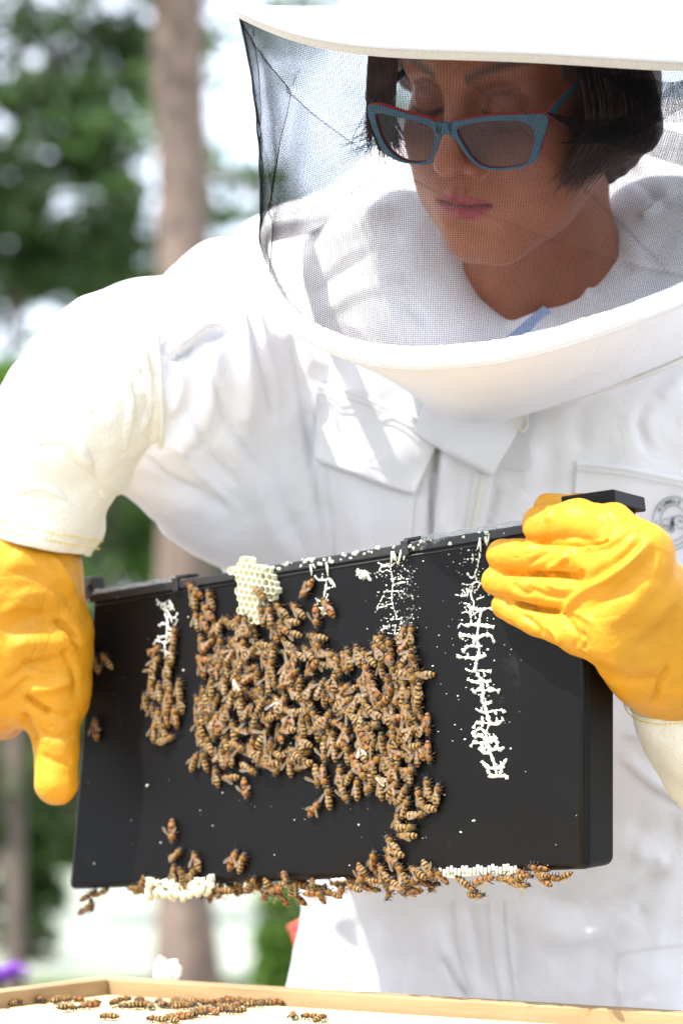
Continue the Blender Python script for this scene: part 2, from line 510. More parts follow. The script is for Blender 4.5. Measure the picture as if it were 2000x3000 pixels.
def tree(name, x, y, r0, h, crowns, lm, bark, label, cat, size=.05, lean=0, r1=None, seed=1, limbs=7):
    T = thing(name, label, cat, (x, y, 0))
    g = np.random.default_rng(seed)
    zs = np.linspace(-.1, h, 24)
    P = np.stack([x + lean * zs + .012 * np.sin(zs * 2 + seed), y + 0 * zs, zs], 1)
    rr = np.interp(zs, [-.1, .0, .35, h], [r0 * 1.5, r0 * 1.3, r0, r1 if r1 else r0 * .3])
    n = 20; V, F = tube(P, rr, n)
    V = V.reshape(24, n, 3); c = P[:, None]
    an = np.arange(n) / n * 6.283
    V = c + (V - c) * (1 + .06 * np.sin(an * 5 + seed)[None, :, None] + .04 * g.normal(size=(24, n, 1)))
    part('trunk', V.reshape(-1, 3), F, bark, T)
    for (cx, cy, cz, rx, ry, rz, nn) in crowns:
        for q in range(limbs):
            a = g.uniform(0, 6.28); z0 = np.clip(cz + g.uniform(-.8, .6) * rz, .3, h * .97)
            s = np.array([x + lean * z0, y, z0]); e = np.array([cx + math.cos(a) * rx * .85, cy + math.sin(a) * ry * .85, z0 + g.uniform(-.1, .35) * rx])
            m_ = (s + e) / 2 + np.array([0, 0, .12 * rx])
            MB().tube(catmull([s, m_, e], 7), np.linspace(r0 * .28, r0 * .06, 7), 5).build('limb', bark, T, True)
    Vs, Fs, k = [], [], 0
    for i, (cx, cy, cz, rx, ry, rz, nn) in enumerate(crowns):
        V, F = leaf_cloud(np.array([cx, cy, cz]), np.array([rx, ry, rz]), nn, size, seed * 13 + i)
        Vs.append(V); Fs.append(F + k); k += len(V)
    part('crown', np.concatenate(Vs), np.concatenate(Fs), lm, T, False)
    return T


def gx(px, D): return (px - 1000) * K * D
def gz(py, D): return .96 + D * (SP + (1500 - py) * K * CP)


# the clear brown trunk just left of the keeper's hat
tree('pine_tree', gx(552, 10.2), 10.2, .098, 6.2,
     [(gx(650, 10.2), 10.6, gz(-300, 10.2), 1.5, 1.3, .8, 1500), (gx(760, 10.2), 11.2, gz(560, 10.2), .35, .5, .5, 260)],
     M['leaf_b'], M['bark'], 'tall bare brown conifer trunk rising between the sleeve and the hat brim', 'tree', .045, -.012, .098, 3, 3)
# thin dark trunk at lower left
tree('young_tree', gx(62, 10.0), 10.0, .035, 1.5, [(gx(90, 10.0), 10.1, gz(2000, 10), .55, .5, .45, 1500)], M['leaf_b'], M['bark_grey'],
     'slim dark trunk at the far lower left beyond the hive', 'tree', .04, -.01, .02, 5)
# the dense dark evergreens behind
def evergreen(pxc, D, pyc, wpx, hpx, n, lm, label, seed, size=.07, r0=.06):
    x = gx(pxc, D); cz = gz(pyc, D); rx = wpx * K * D / 2; rz = hpx * K * D / 2
    return tree('evergreen_tree', x, D, r0, cz + rz * .9, [(x, D, cz, rx, rx * .8, rz, n)], lm, M['bark_grey'], label, 'tree', size, 0, None, seed)


evergreen(40, 16.0, 250, 1000, 1900, 7500, M['leaf_a'], 'darkest evergreen filling the upper left corner of the picture', 11)
evergreen(330, 19.5, 1150, 780, 1700, 6000, M['leaf_b'], 'mid green evergreen with sky gaps left of the brown trunk', 12)
evergreen(-60, 13.5, 1500, 620, 1000, 8000, M['leaf_c'], 'light yellow-green tree at the left edge above the raised elbow', 13, .055)
evergreen(560, 24.0, 1850, 1500, 1300, 12000, M['leaf_a'], 'dark evergreen seen under the raised sleeve behind the trunk', 14, .09)
evergreen(80, 21.0, 2050, 900, 1000, 9000, M['leaf_a'], 'dark evergreen low behind the yellow thumb of the glove', 15, .08)
evergreen(1500, 26.0, 1300, 1500, 2200, 9000, M['leaf_b'], 'evergreen standing hidden behind the keeper in white', 16, .09)
evergreen(760, 22.0, 760, 330, 620, 2200, M['leaf_b'], 'loose branch of pale evergreen right of the brown trunk', 17, .06, .06)


evergreen(2350, 22.0, 1400, 1300, 2000, 5000, M['leaf_a'], 'dark evergreen far right behind the keeper, outside her shoulder', 18, .09)
evergreen(3300, 25.0, 1300, 1500, 2200, 5000, M['leaf_b'], 'outermost evergreen beyond the right edge behind the keeper', 19, .10)
evergreen(1150, 28.0, 1500, 1300, 1700, 5000, M['leaf_a'], 'distant evergreen behind the hat and veil', 20, .10)


def shrub(px, D, wpx, hpx, n, lm, label, seed):
    x = gx(px, D); T = thing('shrub', label, 'shrub', (x, D, 0))
    rx = wpx * K * D / 2; rz = hpx * K * D / 2
    V, F = leaf_cloud(np.array([x, D, rz * .95]), np.array([rx, rx * .7, rz]), n, .035, seed)
    V[:, 2] = np.maximum(V[:, 2], .01)
    part('foliage', V, F, lm, T, False)
    mb = MB(); g = np.random.default_rng(seed)
    for q in range(9):
        mb.tube(catmull([(x, D, 0), (x + g.normal() * rx * .3, D + g.normal() * rx * .2, rz), (x + g.normal() * rx * .6, D, rz * 1.6)], 6), np.linspace(.012, .004, 6), 5)
    mb.build('stem', M['bark_grey'], T, True)


shrub(830, 9.0, 130, 420, 3500, M['leaf_c'], 'bright green shrub between the trunk and the white suit', 31)
shrub(930, 9.6, 200, 620, 5000, M['leaf_a'], 'dark shrub just behind the red plastic tub', 32)
shrub(90, 11.5, 260, 560, 4500, M['leaf_a'], 'dark low shrub beyond the hive at the left edge', 33)
shrub(640, 19.6, 700, 560, 6000, M['leaf_a'], 'dark hedge bush across the far end of the driveway', 34)
shrub(150, 19.8, 900, 520, 7000, M['leaf_a'], 'wide dark bush at the left far end of the driveway', 35)

# purple flower at left edge
fx, fy = gx(8, 3.2), 3.2
T = thing('purple_flower', 'blurred purple flower at the left edge above the hive rim', 'flower', (fx, fy, 0))
mb = MB(); mb.tube(catmull([(fx, fy, 0), (fx + .01, fy, .3), (fx, fy, gz(2850, 3.2))], 10), .004, 6); mb.build('stem', M['stem'], T, True)
fz = gz(2845, 3.2)
for q in range(9):
    a = q * 2.4; tl = .5 + .3 * math.sin(q * 3)
    d = np.array([math.cos(a) * math.cos(tl), math.sin(a) * math.cos(tl), math.sin(tl)]); s_ = np.cross(d, [0, 0, 1]); s_ /= np.linalg.norm(s_)
    c = np.array([fx, fy, fz - .01]); n_ = np.cross(s_, d)
    rows = []
    for u, wd in zip(np.linspace(0, 1, 6), (.002, .008, .012, .012, .009, .002)):
        for v in (-1, 0, 1): rows.append(c + d * u * .038 + s_ * v * wd + n_ * (.006 * math.sin(u * 3) - .003 * abs(v)))
    part('petal', rows, grid_faces(6, 3), M['purple'], T)

# ================================================================== HIVE BOX
zt = W(312, 2863, 2.0)[2]
def onz(px, py, z):
    d = ray(px, py); return CAM + d * ((z - CAM[2]) / d[2])
cor = onz(312, 2863, zt); rt = onz(2000, 2965, zt); lf = onz(0, 2907, zt)
ex = (rt - cor); ex /= np.linalg.norm(ex); ey = np.array([-ex[1], ex[0], 0.0])      # ey points away from camera
ew = -ey                                                                             # toward the camera
BL_, BW_ = .505, .415
ZU = np.array([0, 0, 1.0])
base = cor + ex * BL_ / 2 + ew * BW_ / 2
hive = thing('hive_box', 'open unpainted pine hive box along the bottom of the picture, full of frames', 'beehive', (base[0], base[1], 0))
th = .0095
def board(p0, p1, z0, z1, name='board', inset=True):
    """board between two top corners, with a rebate step on its inner side"""
    mb = MB(); c = (p0 + p1) / 2; L_ = (p1 - p0) / 2; u = L_ / np.linalg.norm(L_); n = np.cross(ZU, u)
    c = np.array([c[0], c[1], (z0 + z1) / 2])
    mb.box(c, L_, n * th, ZU * (z1 - z0) / 2)
    o = mb.build(name, M['pine'], hive)
    bv = o.modifiers.new('bevel', 'BEVEL'); bv.width = .0012; bv.segments = 2
    return o
A_ = cor; B_ = cor + ex * BL_; C_ = B_ + ew * BW_; D_ = cor + ew * BW_
for (z0, z1) in ((zt - .245, zt), (zt - .492, zt - .247)):
    board(A_ - ex * th, B_ + ex * th, z0, z1); board(D_ - ex * th, C_ + ex * th, z0, z1)
    board(A_ + ew * (th + .0005), D_ - ew * (th + .0005), z0, z1); board(B_ + ew * (th + .0005), C_ - ew * (th + .0005), z0, z1)
mb = MB(); mb.box([base[0], base[1], zt - .51], ex * .27, ew * .22, ZU * .017); mb.build('floor_board', M['pine'], hive)
mb = MB()
for i in (-1, 1):
    for j in (-1, 1): mb = MB().box([*(base + ex * .2 * i + ew * .15 * j)[:2], (zt - .528) / 2], ex * .02, ew * .02, ZU * (zt - .528) / 2); mb.build('leg', M['pine'], hive)
# frames hanging inside, top bars parallel to the long far wall
ztb = zt - .011
FR_LABEL = ['first frame inside the far wall of the hive box', 'second frame from the far wall of the hive box', 'third frame from the far wall of the hive box',
            'fourth frame from the far wall of the hive box', 'fifth frame from the far wall of the hive box', 'sixth frame from the far wall, lowest in the picture',
            'seventh frame from the far wall of the hive box', 'eighth frame from the far wall of the hive box', 'ninth frame from the far wall of the hive box', 'last frame against the near wall of the hive box']
for k in range(10):
    c0 = cor + ex * BL_ / 2 + ew * (.0095 + .022 + k * .0392)
    fr = thing('hive_frame', FR_LABEL[k] + ', pale pine top bar', 'hive frame', (c0[0], c0[1], ztb), 'frames hanging in the hive box')
    mb = MB().box(c0 * [1, 1, 0] + ZU * (ztb - .005), ex * (BL_ / 2 - .012), ew * .0165, ZU * .005)
    o = mb.build('top_bar', M['pine_top'], fr); bv = o.modifiers.new('bevel', 'BEVEL'); bv.width = .001; bv.segments = 2
    for s in (-1, 1):
        MB().box(c0 * [1, 1, 0] + ex * s * (BL_ / 2 - .03) + ZU * (ztb - .11), ex * .004, ew * .013, ZU * .0995).build('end_bar', M['pine_top'], fr)
    MB().box(c0 * [1, 1, 0] + ZU * (ztb - .215), ex * (BL_ / 2 - .03), ew * .007, ZU * .005).build('bottom_bar', M['pine_top'], fr)
    MB().box(c0 * [1, 1, 0] + ZU * (ztb - .11), ex * (BL_ / 2 - .035), ew * .009, ZU * .098).build('comb_sheet', M['comb'], fr)
# white burr comb lump on the far rim
lump = thing('wax_lump', 'small two-lobed white wax lump on the far rim of the hive box', 'wax', tuple(onz(488, 2868, zt)))
c = np.array(lump.location)
def lumpf(p):
    d = smin(ell(p, c + ex * -.0045 + ZU * .007, (.0065, .004, .010)), ell(p, c + ex * .006 + ZU * .0065, (.0065, .004, .009)), .003)
    return smin(d, ell(p, c + ZU * .002, (.009, .004, .004)), .003) + .0005 * fnoise(p, 900, 3)
V, F = sculpt(lumpf, c - .02, c + .02, .0009); part('wax_lobe', V, F, M['wax'], lump)

# ================================================================== FEEDER
pBL = W(197, 2608, 2.02); pBR = W(1716, 2548, 1.72); pTR = W(1716, 1512, 1.72)
fn_ = np.cross(pBR - pBL, pTR - pBL); fn_ /= np.linalg.norm(fn_)
if fn_ @ FWD > 0: fn_ = -fn_                                # outward, toward camera-left
def onf(px, py, off=0.0):
    d = ray(px, py); return CAM + d * (((pBL + fn_ * off - CAM) @ fn_) / (d @ fn_))
pTL = onf(268, 1745)
fx_ = (pBR - pBL); FLEN = np.linalg.norm(fx_); fx_ /= FLEN; fz_ = np.cross(fn_, fx_)
if fz_[2] < 0: fz_ = -fz_
feeder = thing('frame_feeder', 'black plastic frame feeder held up between both gloves, crusted with bees and white wax', 'feeder', tuple((pBL + pBR) / 2))
TH = .034
Q = [pBL, pBR, pTR, pTL]
bm = bmesh.new()
vs = [bm.verts.new(Vector(q - ORG[feeder.name])) for q in Q + [q - fn_ * TH for q in Q]]
for f in ((0, 1, 2, 3), (7, 6, 5, 4), (0, 4, 5, 1), (1, 5, 6, 2), (3, 2, 6, 7), (0, 3, 7, 4)): bm.faces.new([vs[i] for i in f])
bmesh.ops.recalc_face_normals(bm, faces=bm.faces)
top = [f for f in bm.faces if (f.normal @ Vector(fz_)) > .8][0]
bmesh.ops.delete(bm, geom=[top], context='FACES_ONLY')
bmesh.ops.bevel(bm, geom=[e for e in bm.edges if len(e.link_faces) == 2], offset=.0058, segments=5, profile=.5, affect='EDGES', clamp_overlap=True)
bmesh.ops.recalc_face_normals(bm, faces=bm.faces)
cre = [e for e in bm.edges if e.calc_length() > .01]
me = bpy.data.meshes.new('tank'); bm.to_mesh(me); bm.free(); me.materials.append(M['plastic'])
tank = bpy.data.objects.new('tank', me); link(tank, feeder); ORG[tank.name] = ORG[feeder.name]
bv = tank.modifiers.new('wall', 'SOLIDIFY'); bv.thickness = .0028; bv.offset = -1
me.polygons.foreach_set('use_smooth', np.ones(len(me.polygons), bool))
wn = tank.modifiers.new('wn', 'WEIGHTED_NORMAL'); wn.keep_sharp = True
# moulded groove near the right end
gv = MB(); gv.tube([onf(1706, 1600, .0002), onf(1708, 2520, .0002)], .0022, 10); gv.build('corner_rib', M['plastic'], feeder, True)
# rim along the top
ux = (pTR - pTL); UL = np.linalg.norm(ux); ux /= UL
uz = np.cross(fn_, ux); uz = uz if uz[2] > 0 else -uz
mid = (pTL + pTR) / 2
mb = MB().box(mid + fn_ * .0006 - uz * .0022, ux * (UL / 2 + .001), fn_ * .0012, uz * .0030)
mb.box(mid - fn_ * (TH + .0006) - uz * .0022, ux * (UL / 2 + .001), fn_ * .0012, uz * .0030)
o = mb.build('rim', M['plastic_edge'], feeder); bv = o.modifiers.new('bevel', 'BEVEL'); bv.width = .0008; bv.segments = 2
mb = MB(); mb.tube([pTL - uz * .0075 + fn_ * .0003, pTR - uz * .0075 + fn_ * .0003], .0006, 6); mb.build('rim_bead', M['plastic_edge'], feeder, True)
for px_ in (520, 1192):
    c = onf(px_, 1000); t_ = (np.array(PX(pTR)[:2]) - np.array(PX(pTL)[:2])); yy = PX(pTL)[1] + (px_ - PX(pTL)[0]) * t_[1] / t_[0]
    c = onf(px_, yy)
    mb = MB().box(c + fn_ * .0012 - uz * .0020, ux * .0030, fn_ * .0024, uz * .0050)
    mb.box(c - fn_ * .006 + uz * .0035 + ux * .004, ux * .0065, fn_ * .006, uz * .0012)
    o = mb.build('clip', M['plastic_edge'], feeder); bv = o.modifiers.new('bevel', 'BEVEL'); bv.width = .0007; bv.segments = 2
# netting strip standing above the rim
def rimpt(px, up=0, off=0):
    t_ = (px - PX(pTL)[0]) / (PX(pTR)[0] - PX(pTL)[0]); yy = PX(pTL)[1] + t_ * (PX(pTR)[1] - PX(pTL)[1])
    return onf(px, yy) + uz * up + fn_ * off
for (a, b, hgt) in ((272, 505, .0026), (1215, 1530, .0030)):
    mb = MB()
    P0 = rimpt(a); P1 = rimpt(b); n = int(np.linalg.norm(P1 - P0) / .0022)
    for r in range(3):
        L_ = [P0 + (P1 - P0) * i / n + uz * (.0012 + hgt * r / 2 + .0005 * math.sin(i * .7 + r)) - fn_ * (.001 + .001 * r) for i in range(n + 1)]
        mb.tube(L_, .0004, 5)
    for i in range(n + 1):
        p = P0 + (P1 - P0) * i / n
        mb.tube([p + uz * .0008 - fn_ * .001, p + uz * (hgt + .0012 + .0007 * math.sin(i * 1.3)) - fn_ * .003 + ux * .0008 * math.sin(i * 2.1)], .00036, 5)
    mb.build('wire_mesh', M['wire'], feeder, True)
# lug (handle) at the right, seen above the fingers
def prism(name, pts, h, mat_, parent, bev=.0012):
    mb = MB(); V = [p for p in pts] + [p - uz * h for p in pts]; n = len(pts)
    mb.add(V, [tuple(range(n)), tuple(range(2 * n - 1, n - 1, -1))] + [(i, i + n, (i + 1) % n + n, (i + 1) % n) for i in range(n)])
    o = mb.build(name, mat_, parent); bv = o.modifiers.new('bevel', 'BEVEL'); bv.width = bev; bv.segments = 3
    bm = bmesh.new(); bm.from_mesh(o.data); bmesh.ops.recalc_face_normals(bm, faces=bm.faces); bm.to_mesh(o.data); bm.free()
    return o
a_, b_, c_ = W(1640, 1454, 1.745), W(1796, 1432, 1.715), W(1888, 1456, 1.745)
prism('lug', [a_, b_, c_, a_ + (c_ - b_)], 44 * K * 1.73, M['plastic'], feeder)
s0 = W(1836, 1496, 1.742)
mb = MB().box(s0 - uz * .006, ux * .004, fn_ * .003, uz * .008); mb.box(W(1760, 1500, 1.75) - uz * .004, ux * .02, fn_ * .006, uz * .006); mb.build('lug_stem', M['plastic'], feeder)
mb = MB().box(W(275, 1712, 2.05), ux * .006, fn_ * .006, uz * .0055); mb.box(W(262, 1735, 2.05), ux * .006, fn_ * .006, uz * .006); o = mb.build('lug', M['plastic_edge'], feeder)
bv = o.modifiers.new('bevel', 'BEVEL'); bv.width = .001; bv.segments = 2

# ---- wax marks: raised ridges branching over the face
def waxtree(stem, steps, blen, width, seed, dens=1.0, amp=.0007):
    g = np.random.default_rng(seed); mb = MB(); st = catmull(stem, steps)
    P = [onf(*s, 0) for s in st]
    def ridge(P, w0):
        P = np.array(P)
        if len(P) < 2: return
        Pq = catmull(P, len(P) * 3); Pq[1:-1] += (fx_ * g.normal() + fz_ * g.normal()) * w0 * .35; P = Pq
        r = w0 * (1 + .38 * g.normal(size=len(P))).clip(.4, 1.7); r[-1] *= 1.35
        mb.tube(P - fn_ * .00035, r * 1.5, 7)
    for i in range(len(P) - 1): 
        if g.random() < dens: ridge([P[i], (P[i] + P[i + 1]) / 2 + fx_ * g.normal() * .0004, P[i + 1]], width)
    for i in range(0, len(st)):
        for s in (-1, 1):
            if g.random() > .86 * dens: continue
            L_ = blen * g.uniform(.55, 1.15); up = g.uniform(-.1, .38)
            a = st[i]; b = a + np.array([s * L_ * .5, -L_ * .5 * up + 4 * g.normal()]); c = a + np.array([s * L_, -L_ * up * .6 + 5 * g.normal()])
            ridge([onf(*a), onf(*b), onf(*c)], width * g.uniform(.7, 1.05))
            if g.random() < .35:
                e = b + np.array([s * 6 * g.normal(), -g.uniform(12, 24)]); ridge([onf(*b), onf(*e)], width * .8)
            if g.random() < .45:
                e = c + np.array([s * 8, g.choice([-1, 1]) * g.uniform(8, 18)]); ridge([onf(*c), onf(*e)], width * .85)
            if g.random() < .2:
                e = b + np.array([s * 5, g.uniform(8, 18)]); ridge([onf(*b), onf(*e)], width * .7)
    return mb
S = 1.2755
waxtree([(1408, 1790), (1395, 1860), (1404, 1905), (1390, 1960), (1418, 2010), (1412, 2060), (1435, 2110), (1420, 2160), (1438, 2200)], 14, 44, .00080, 4).build('wax_ridge', M['wax'], feeder, True, label='bold branching white wax ladder below the right-hand fingers')
waxtree([(1420, 2165), (1435, 2200), (1452, 2245), (1455, 2275)], 4, 36, .0009, 5).build('wax_ridge', M['wax'], feeder, True)
waxtree([(1405, 1620), (1398, 1660), (1385, 1700), (1380, 1740), (1395, 1785)], 8, 30, .00045, 6, .8).build('wax_ridge', M['wax'], feeder, True)
waxtree([(1365, 1725), (1375, 1770), (1380, 1830)], 5, 34, .00045, 16, .8).build('wax_ridge', M['wax'], feeder, True)
waxtree([(1140, 1650), (1150, 1700), (1148, 1760), (1160, 1810), (1155, 1860)], 14, 44, .00034, 8, .85).build('wax_ridge', M['wax'], feeder, True)
waxtree([(1190, 1700), (1195, 1780), (1185, 1850)], 7, 16, .0004, 9, .6).build('wax_ridge', M['smear'], feeder, True)
waxtree([(484, 1768), (486, 1800), (492, 1850), (482, 1890), (490, 1930)], 8, 24, .0006, 10).build('wax_ridge', M['wax'], feeder, True)
waxtree([(348, 2000), (345, 2060), (355, 2120)], 7, 18, .0002, 11, .7).build('wax_ridge', M['smear'], feeder, True)
waxtree([(955, 1700), (948, 1760), (940, 1800)], 5, 22, .00055, 12, .8).build('wax_ridge', M['wax'], feeder, True)
waxtree([(1060, 1675), (1068, 1692)], 3, 16, .0008, 13).build('wax_ridge', M['wax'], feeder, True)
# blobs of wax on the rim
mb = MB(); g = np.random.default_rng(5)
def blob(mb, c, r, g, n=1):
    V = []; F = []; R_ = 5; C = 8
    for i in range(R_ + 1):
        ph = i / R_ * math.pi
        for j in range(C):
            a = j / C * 2 * math.pi; q = r * (1 + .28 * g.normal())
            V.append(c + q * (math.sin(ph) * (math.cos(a) * fx_ + math.sin(a) * fz_ * .7) + math.cos(ph) * fn_ * .6))
    mb.add(V, [tuple(x) for x in grid_faces(R_ + 1, C, False, True)])
for q in range(70):
    px_ = g.choice([g.uniform(830, 1180), g.uniform(900, 1100), g.uniform(1200, 1480), g.uniform(700, 860)])
    blob(mb, rimpt(px_, g.uniform(-.004, .0015), .0018), g.uniform(.0006, .0019), g)
for q in range(14):
    p0 = rimpt(g.choice([g.uniform(900, 1000), g.uniform(1150, 1190), g.uniform(1400, 1440)]), -.003, .0012)
    mb.tube([p0, p0 - fz_ * g.uniform(.003, .010) + fx_ * g.normal() * .002], [.0011, .0005], 6)
mb.build('wax_crust', M['wax'], feeder, True, kind='stuff')
mb = MB()
for q in range(330):
    px_, py_ = g.uniform(230, 1700), g.uniform(1560, 2560)
    if q < 110: px_, py_ = g.normal(1390, 42), g.uniform(1600, 2050)
    elif q < 230: px_, py_ = g.normal(1170, 34), g.uniform(1640, 1860)
    if py_ < PX(pTL)[1] + (px_ - 268) * -.161 + 30: continue
    blob(mb, onf(px_, py_), abs(g.normal(0, .00035)) + .0002 if q < 322 else .0009, g)
mb.build('wax_speck', M['wax'], feeder, True, kind='stuff')

# ---- honeycomb piece with real cells
def cell(mb, c, s, h, open_=False, ns=6):
    a = np.arange(6) / 6 * 2 * np.pi + .3
    o = [c + s * (math.cos(x) * fx_ + math.sin(x) * fz_) for x in a]; i_ = [c + s * .88 * (math.cos(x) * fx_ + math.sin(x) * fz_) for x in a]
    V = [p for p in o] + [p + fn_ * h for p in o] + [p + fn_ * h for p in i_] + [p + fn_ * (h * (.2 if open_ else .72)) for p in i_]
    F = []
    for k in range(6):
        l = (k + 1) % 6
        F += [(k, l, 6 + l, 6 + k), (6 + k, 6 + l, 12 + l, 12 + k), (12 + k, 12 + l, 18 + l, 18 + k)]
    if not open_: F.append(tuple(range(18, 24)))
    mb.add(V, F)
def inpoly(x, y, P):
    c = False; j = len(P) - 1
    for i in range(len(P)):
        if (P[i][1] > y) != (P[j][1] > y) and x < (P[j][0] - P[i][0]) * (y - P[i][1]) / (P[j][1] - P[i][1]) + P[i][0]: c = not c
        j = i
    return c
poly = [(699, 1672), (733, 1640), (762, 1662), (812, 1672), (826, 1755), (782, 1765), (770, 1822), (748, 1832), (718, 1806), (708, 1750)]
mb = MB(); s = .0030
c0 = onf(760, 1740); g = np.random.default_rng(3)
e1 = fx_ * math.cos(.3 + math.pi / 6) + fz_ * math.sin(.3 + math.pi / 6); e2 = fx_ * math.cos(.3 + math.pi / 2) + fz_ * math.sin(.3 + math.pi / 2)
for i in range(-14, 15):
    for j in range(-14, 15):
        p = c0 + (e1 * i + e2 * j) * s * math.sqrt(3) * .985
        x, y, _ = PX(p)
        if inpoly(x + g.normal() * 4, y + g.normal() * 4, poly): cell(mb, p + g.normal(size=3) * .00015, s * g.uniform(.98, 1.02), .0065 * g.uniform(.85, 1.1), x > 785 and y < 1760)
mb.build('honeycomb', M['comb'], feeder, False, label='fresh cream honeycomb patch built over the top rim of the feeder')
# cream comb pegs under the bottom edge
mb = MB()
def botpt(px, dy=0, off=0): return onf(px, 2605 - (px - 205) * .0377 + dy, off)
for q in range(150):
    px_ = g.uniform(425, 625); dy = g.uniform(-12, 34) - abs(px_ - 525) * .12
    p0 = botpt(px_, dy, g.uniform(-.006, .006)); mb.tube([p0 + fz_ * .001, p0 - fz_ * g.uniform(.002, .005) + fx_ * g.normal() * .0008], [.0022, .0017], 7)
mb.build('comb_peg', M['comb'], feeder, True, kind='stuff', label='cream comb pegs under the lower left edge')
mb = MB()
for q in range(21):
    px_ = 1290 + q * 11; dy = -6 + 5 * math.sin(q * 1.7)
    p0 = botpt(px_, dy, .0005); mb.tube([p0 + fz_ * .0035, p0 - fz_ * .001], [.0009, .0014], 7)
mb.tube([botpt(x_, 2 + 2 * math.sin(x_), -.002) for x_ in range(1280, 1520, 12)], .0016, 7)
for q in range(5): blob(mb, botpt(975 + q * 8, 2, .001), .0015, g)
mb.build('comb_peg', M['wax'], feeder, True, kind='stuff', label='short row of white comb pegs on the lower right edge')

# ================================================================== PERSON
keeper = thing('person', 'beekeeper in white suit, round veil hat, glasses and yellow gloves lifting the black feeder', 'person', (.12, 2.3, 0))

# ---------------- head (skin)
HS = .94
HC = W(1524, 193, 1.87)
def rotm(y, p, r):
    B = np.array([[1, 0, 0], [0, 0, 1], [0, 1, 0]], float)
    cx, sx = math.cos(p), math.sin(p); Rx = np.array([[1, 0, 0], [0, cx, -sx], [0, sx, cx]])
    cy, sy = math.cos(y), math.sin(y); Ry = np.array([[cy, 0, sy], [0, 1, 0], [-sy, 0, cy]])
    cz, sz = math.cos(r), math.sin(r); Rz = np.array([[cz, -sz, 0], [sz, cz, 0], [0, 0, 1]])
    return Rz @ Ry @ Rx @ B
C2W = np.stack([RIGHT, UP, -FWD], 1)
HM = C2W @ rotm(-.582, .52, -.175)         # local -> world
def H(p): return HC + HM @ (np.asarray(p, float) * HS)
def Hinv(V): return ((V - HC) @ HM) / HS

def headf(p):
    f = np.float32
    sx = p * np.array([-1, 1, 1], f)
    ax = p.copy(); ax[:, 0] = np.abs(ax[:, 0])
    d = ell(p, (0, -.008, .038), (.073, .090, .082))
    d = smin(d, ell(p, (0, .030, -.030), (.059, .058, .082)), .03)
    d = smin(d, rc(ax, (.050, .012, -.060), (.016, .066, -.108), .018, .017), .03)
    d = smin(d, ell(p, (0, .071, -.108), (.021, .017, .016)), .022)
    d = smin(d, ell(ax, (.036, .060, -.036), (.025, .023, .024)), .03)
    d = smin(d, ell(ax, (.037, .046, -.076), (.022, .026, .026)), .03)
    d = ssub(d, rc(ax, (.0185, .0925, -.050), (.0300, .0845, -.080), .0013, .0010), .005)
    d = ssub(d, rc(ax, (.0265, .0855, -.083), (.0255, .083, -.096), .0006, .0006), .004)
    d = ssub(d, rc(ax, (.004, .094, .014), (.0045, .094, .024), .0005, .0005), .004)
    d = ssub(d, rc(ax, (.020, .0835, -.0135), (.034, .0815, -.0195), .0006, .0006), .005)          # cheek
    d = smin(d, rc(ax, (.008, .083, .022), (.042, .066, .022), .010, .011), .022)   # brow ridge
    d = smin(d, ell(p, (0, .075, -.074), (.029, .021, .024)), .022)             # muzzle
    d = ssub(d, ell(ax, (.031, .096, -.001), (.017, .020, .012)), .018)         # socket
    d = smin(d, ell(ax, (.031, .071, -.004), (.0150, .0140, .0125)), .005)      # lidded eyeball
    d = smin(d, rc(p, (0, .083, .010), (0, .105, -.036), .0068, .0095), .012)   # nose bridge
    d = smin(d, ell(p, (0, .107, -.040), (.0105, .0100, .0090)), .007)
    d = smin(d, ell(ax, (.0125, .094, -.045), (.0075, .0100, .0075)), .006)
    d = ssub(d, ell(ax, (.0062, .100, -.0535), (.0042, .0065, .0035)), .003)
    # lips
    d = smin(d, rc(ax, (.004, .0965, -.0675), (.0225, .0865, -.0735), .0042, .0020), .005)
    d = smin(d, rc(ax, (.000, .0945, -.0800), (.0190, .0870, -.0765), .0058, .0024), .006)
    d = ssub(d, rc(ax, (.000, .1010, -.0738), (.0235, .0905, -.0745), .0009, .0007), .003)
    d = ssub(d, ell(p, (0, .098, -.0915), (.016, .006, .0045)), .010)
    d = ssub(d, rc(p, (0, .1005, -.056), (0, .1015, -.063), .0016, .0020), .004)
    # ears
    d = smin(d, ell(ax, (.074, -.006, -.012), (.006, .016, .028)), .008)
    # neck and upper torso kept inside the suit
    d = smin(d, rc(p, (0, -.020, -.060), NECKL, .050, .052), .03)
    d = smin(d, rc(p, NECKL, CHESTL, .055, .09), .04)
    return d
NECKL = tuple(Hinv(W(1590, 800, 2.0)[None])[0].astype(np.float32))
CHESTL = tuple(Hinv(W(1560, 1150, 2.14)[None])[0].astype(np.float32))
pts = np.array([(-.1, -.12, -.15), (.1, .13, .13), NECKL, CHESTL]); lo = pts.min(0) - .05; hi = pts.max(0) + .05
lo[2] = min(lo[2], CHESTL[2] - .1); lo[1] = min(lo[1], CHESTL[1] - .1)
V, F = sculpt(headf, lo, hi, .0015, 1)
hC = W(1520, 92, 1.87); ha = W(690, 24, 1.905) - hC; hb = W(1480, 136, 1.688) - hC
hN = np.cross(hb, ha); hN /= np.linalg.norm(hN)
if hN[2] < 0: hN = -hN
def under_hat(Vw, off=0):
    h = (Vw - hC) @ hN - off; e = np.where(h > 0, h - .012 * (1 - np.exp(-h / .012)), 0)
    return Vw - hN * e[:, None]
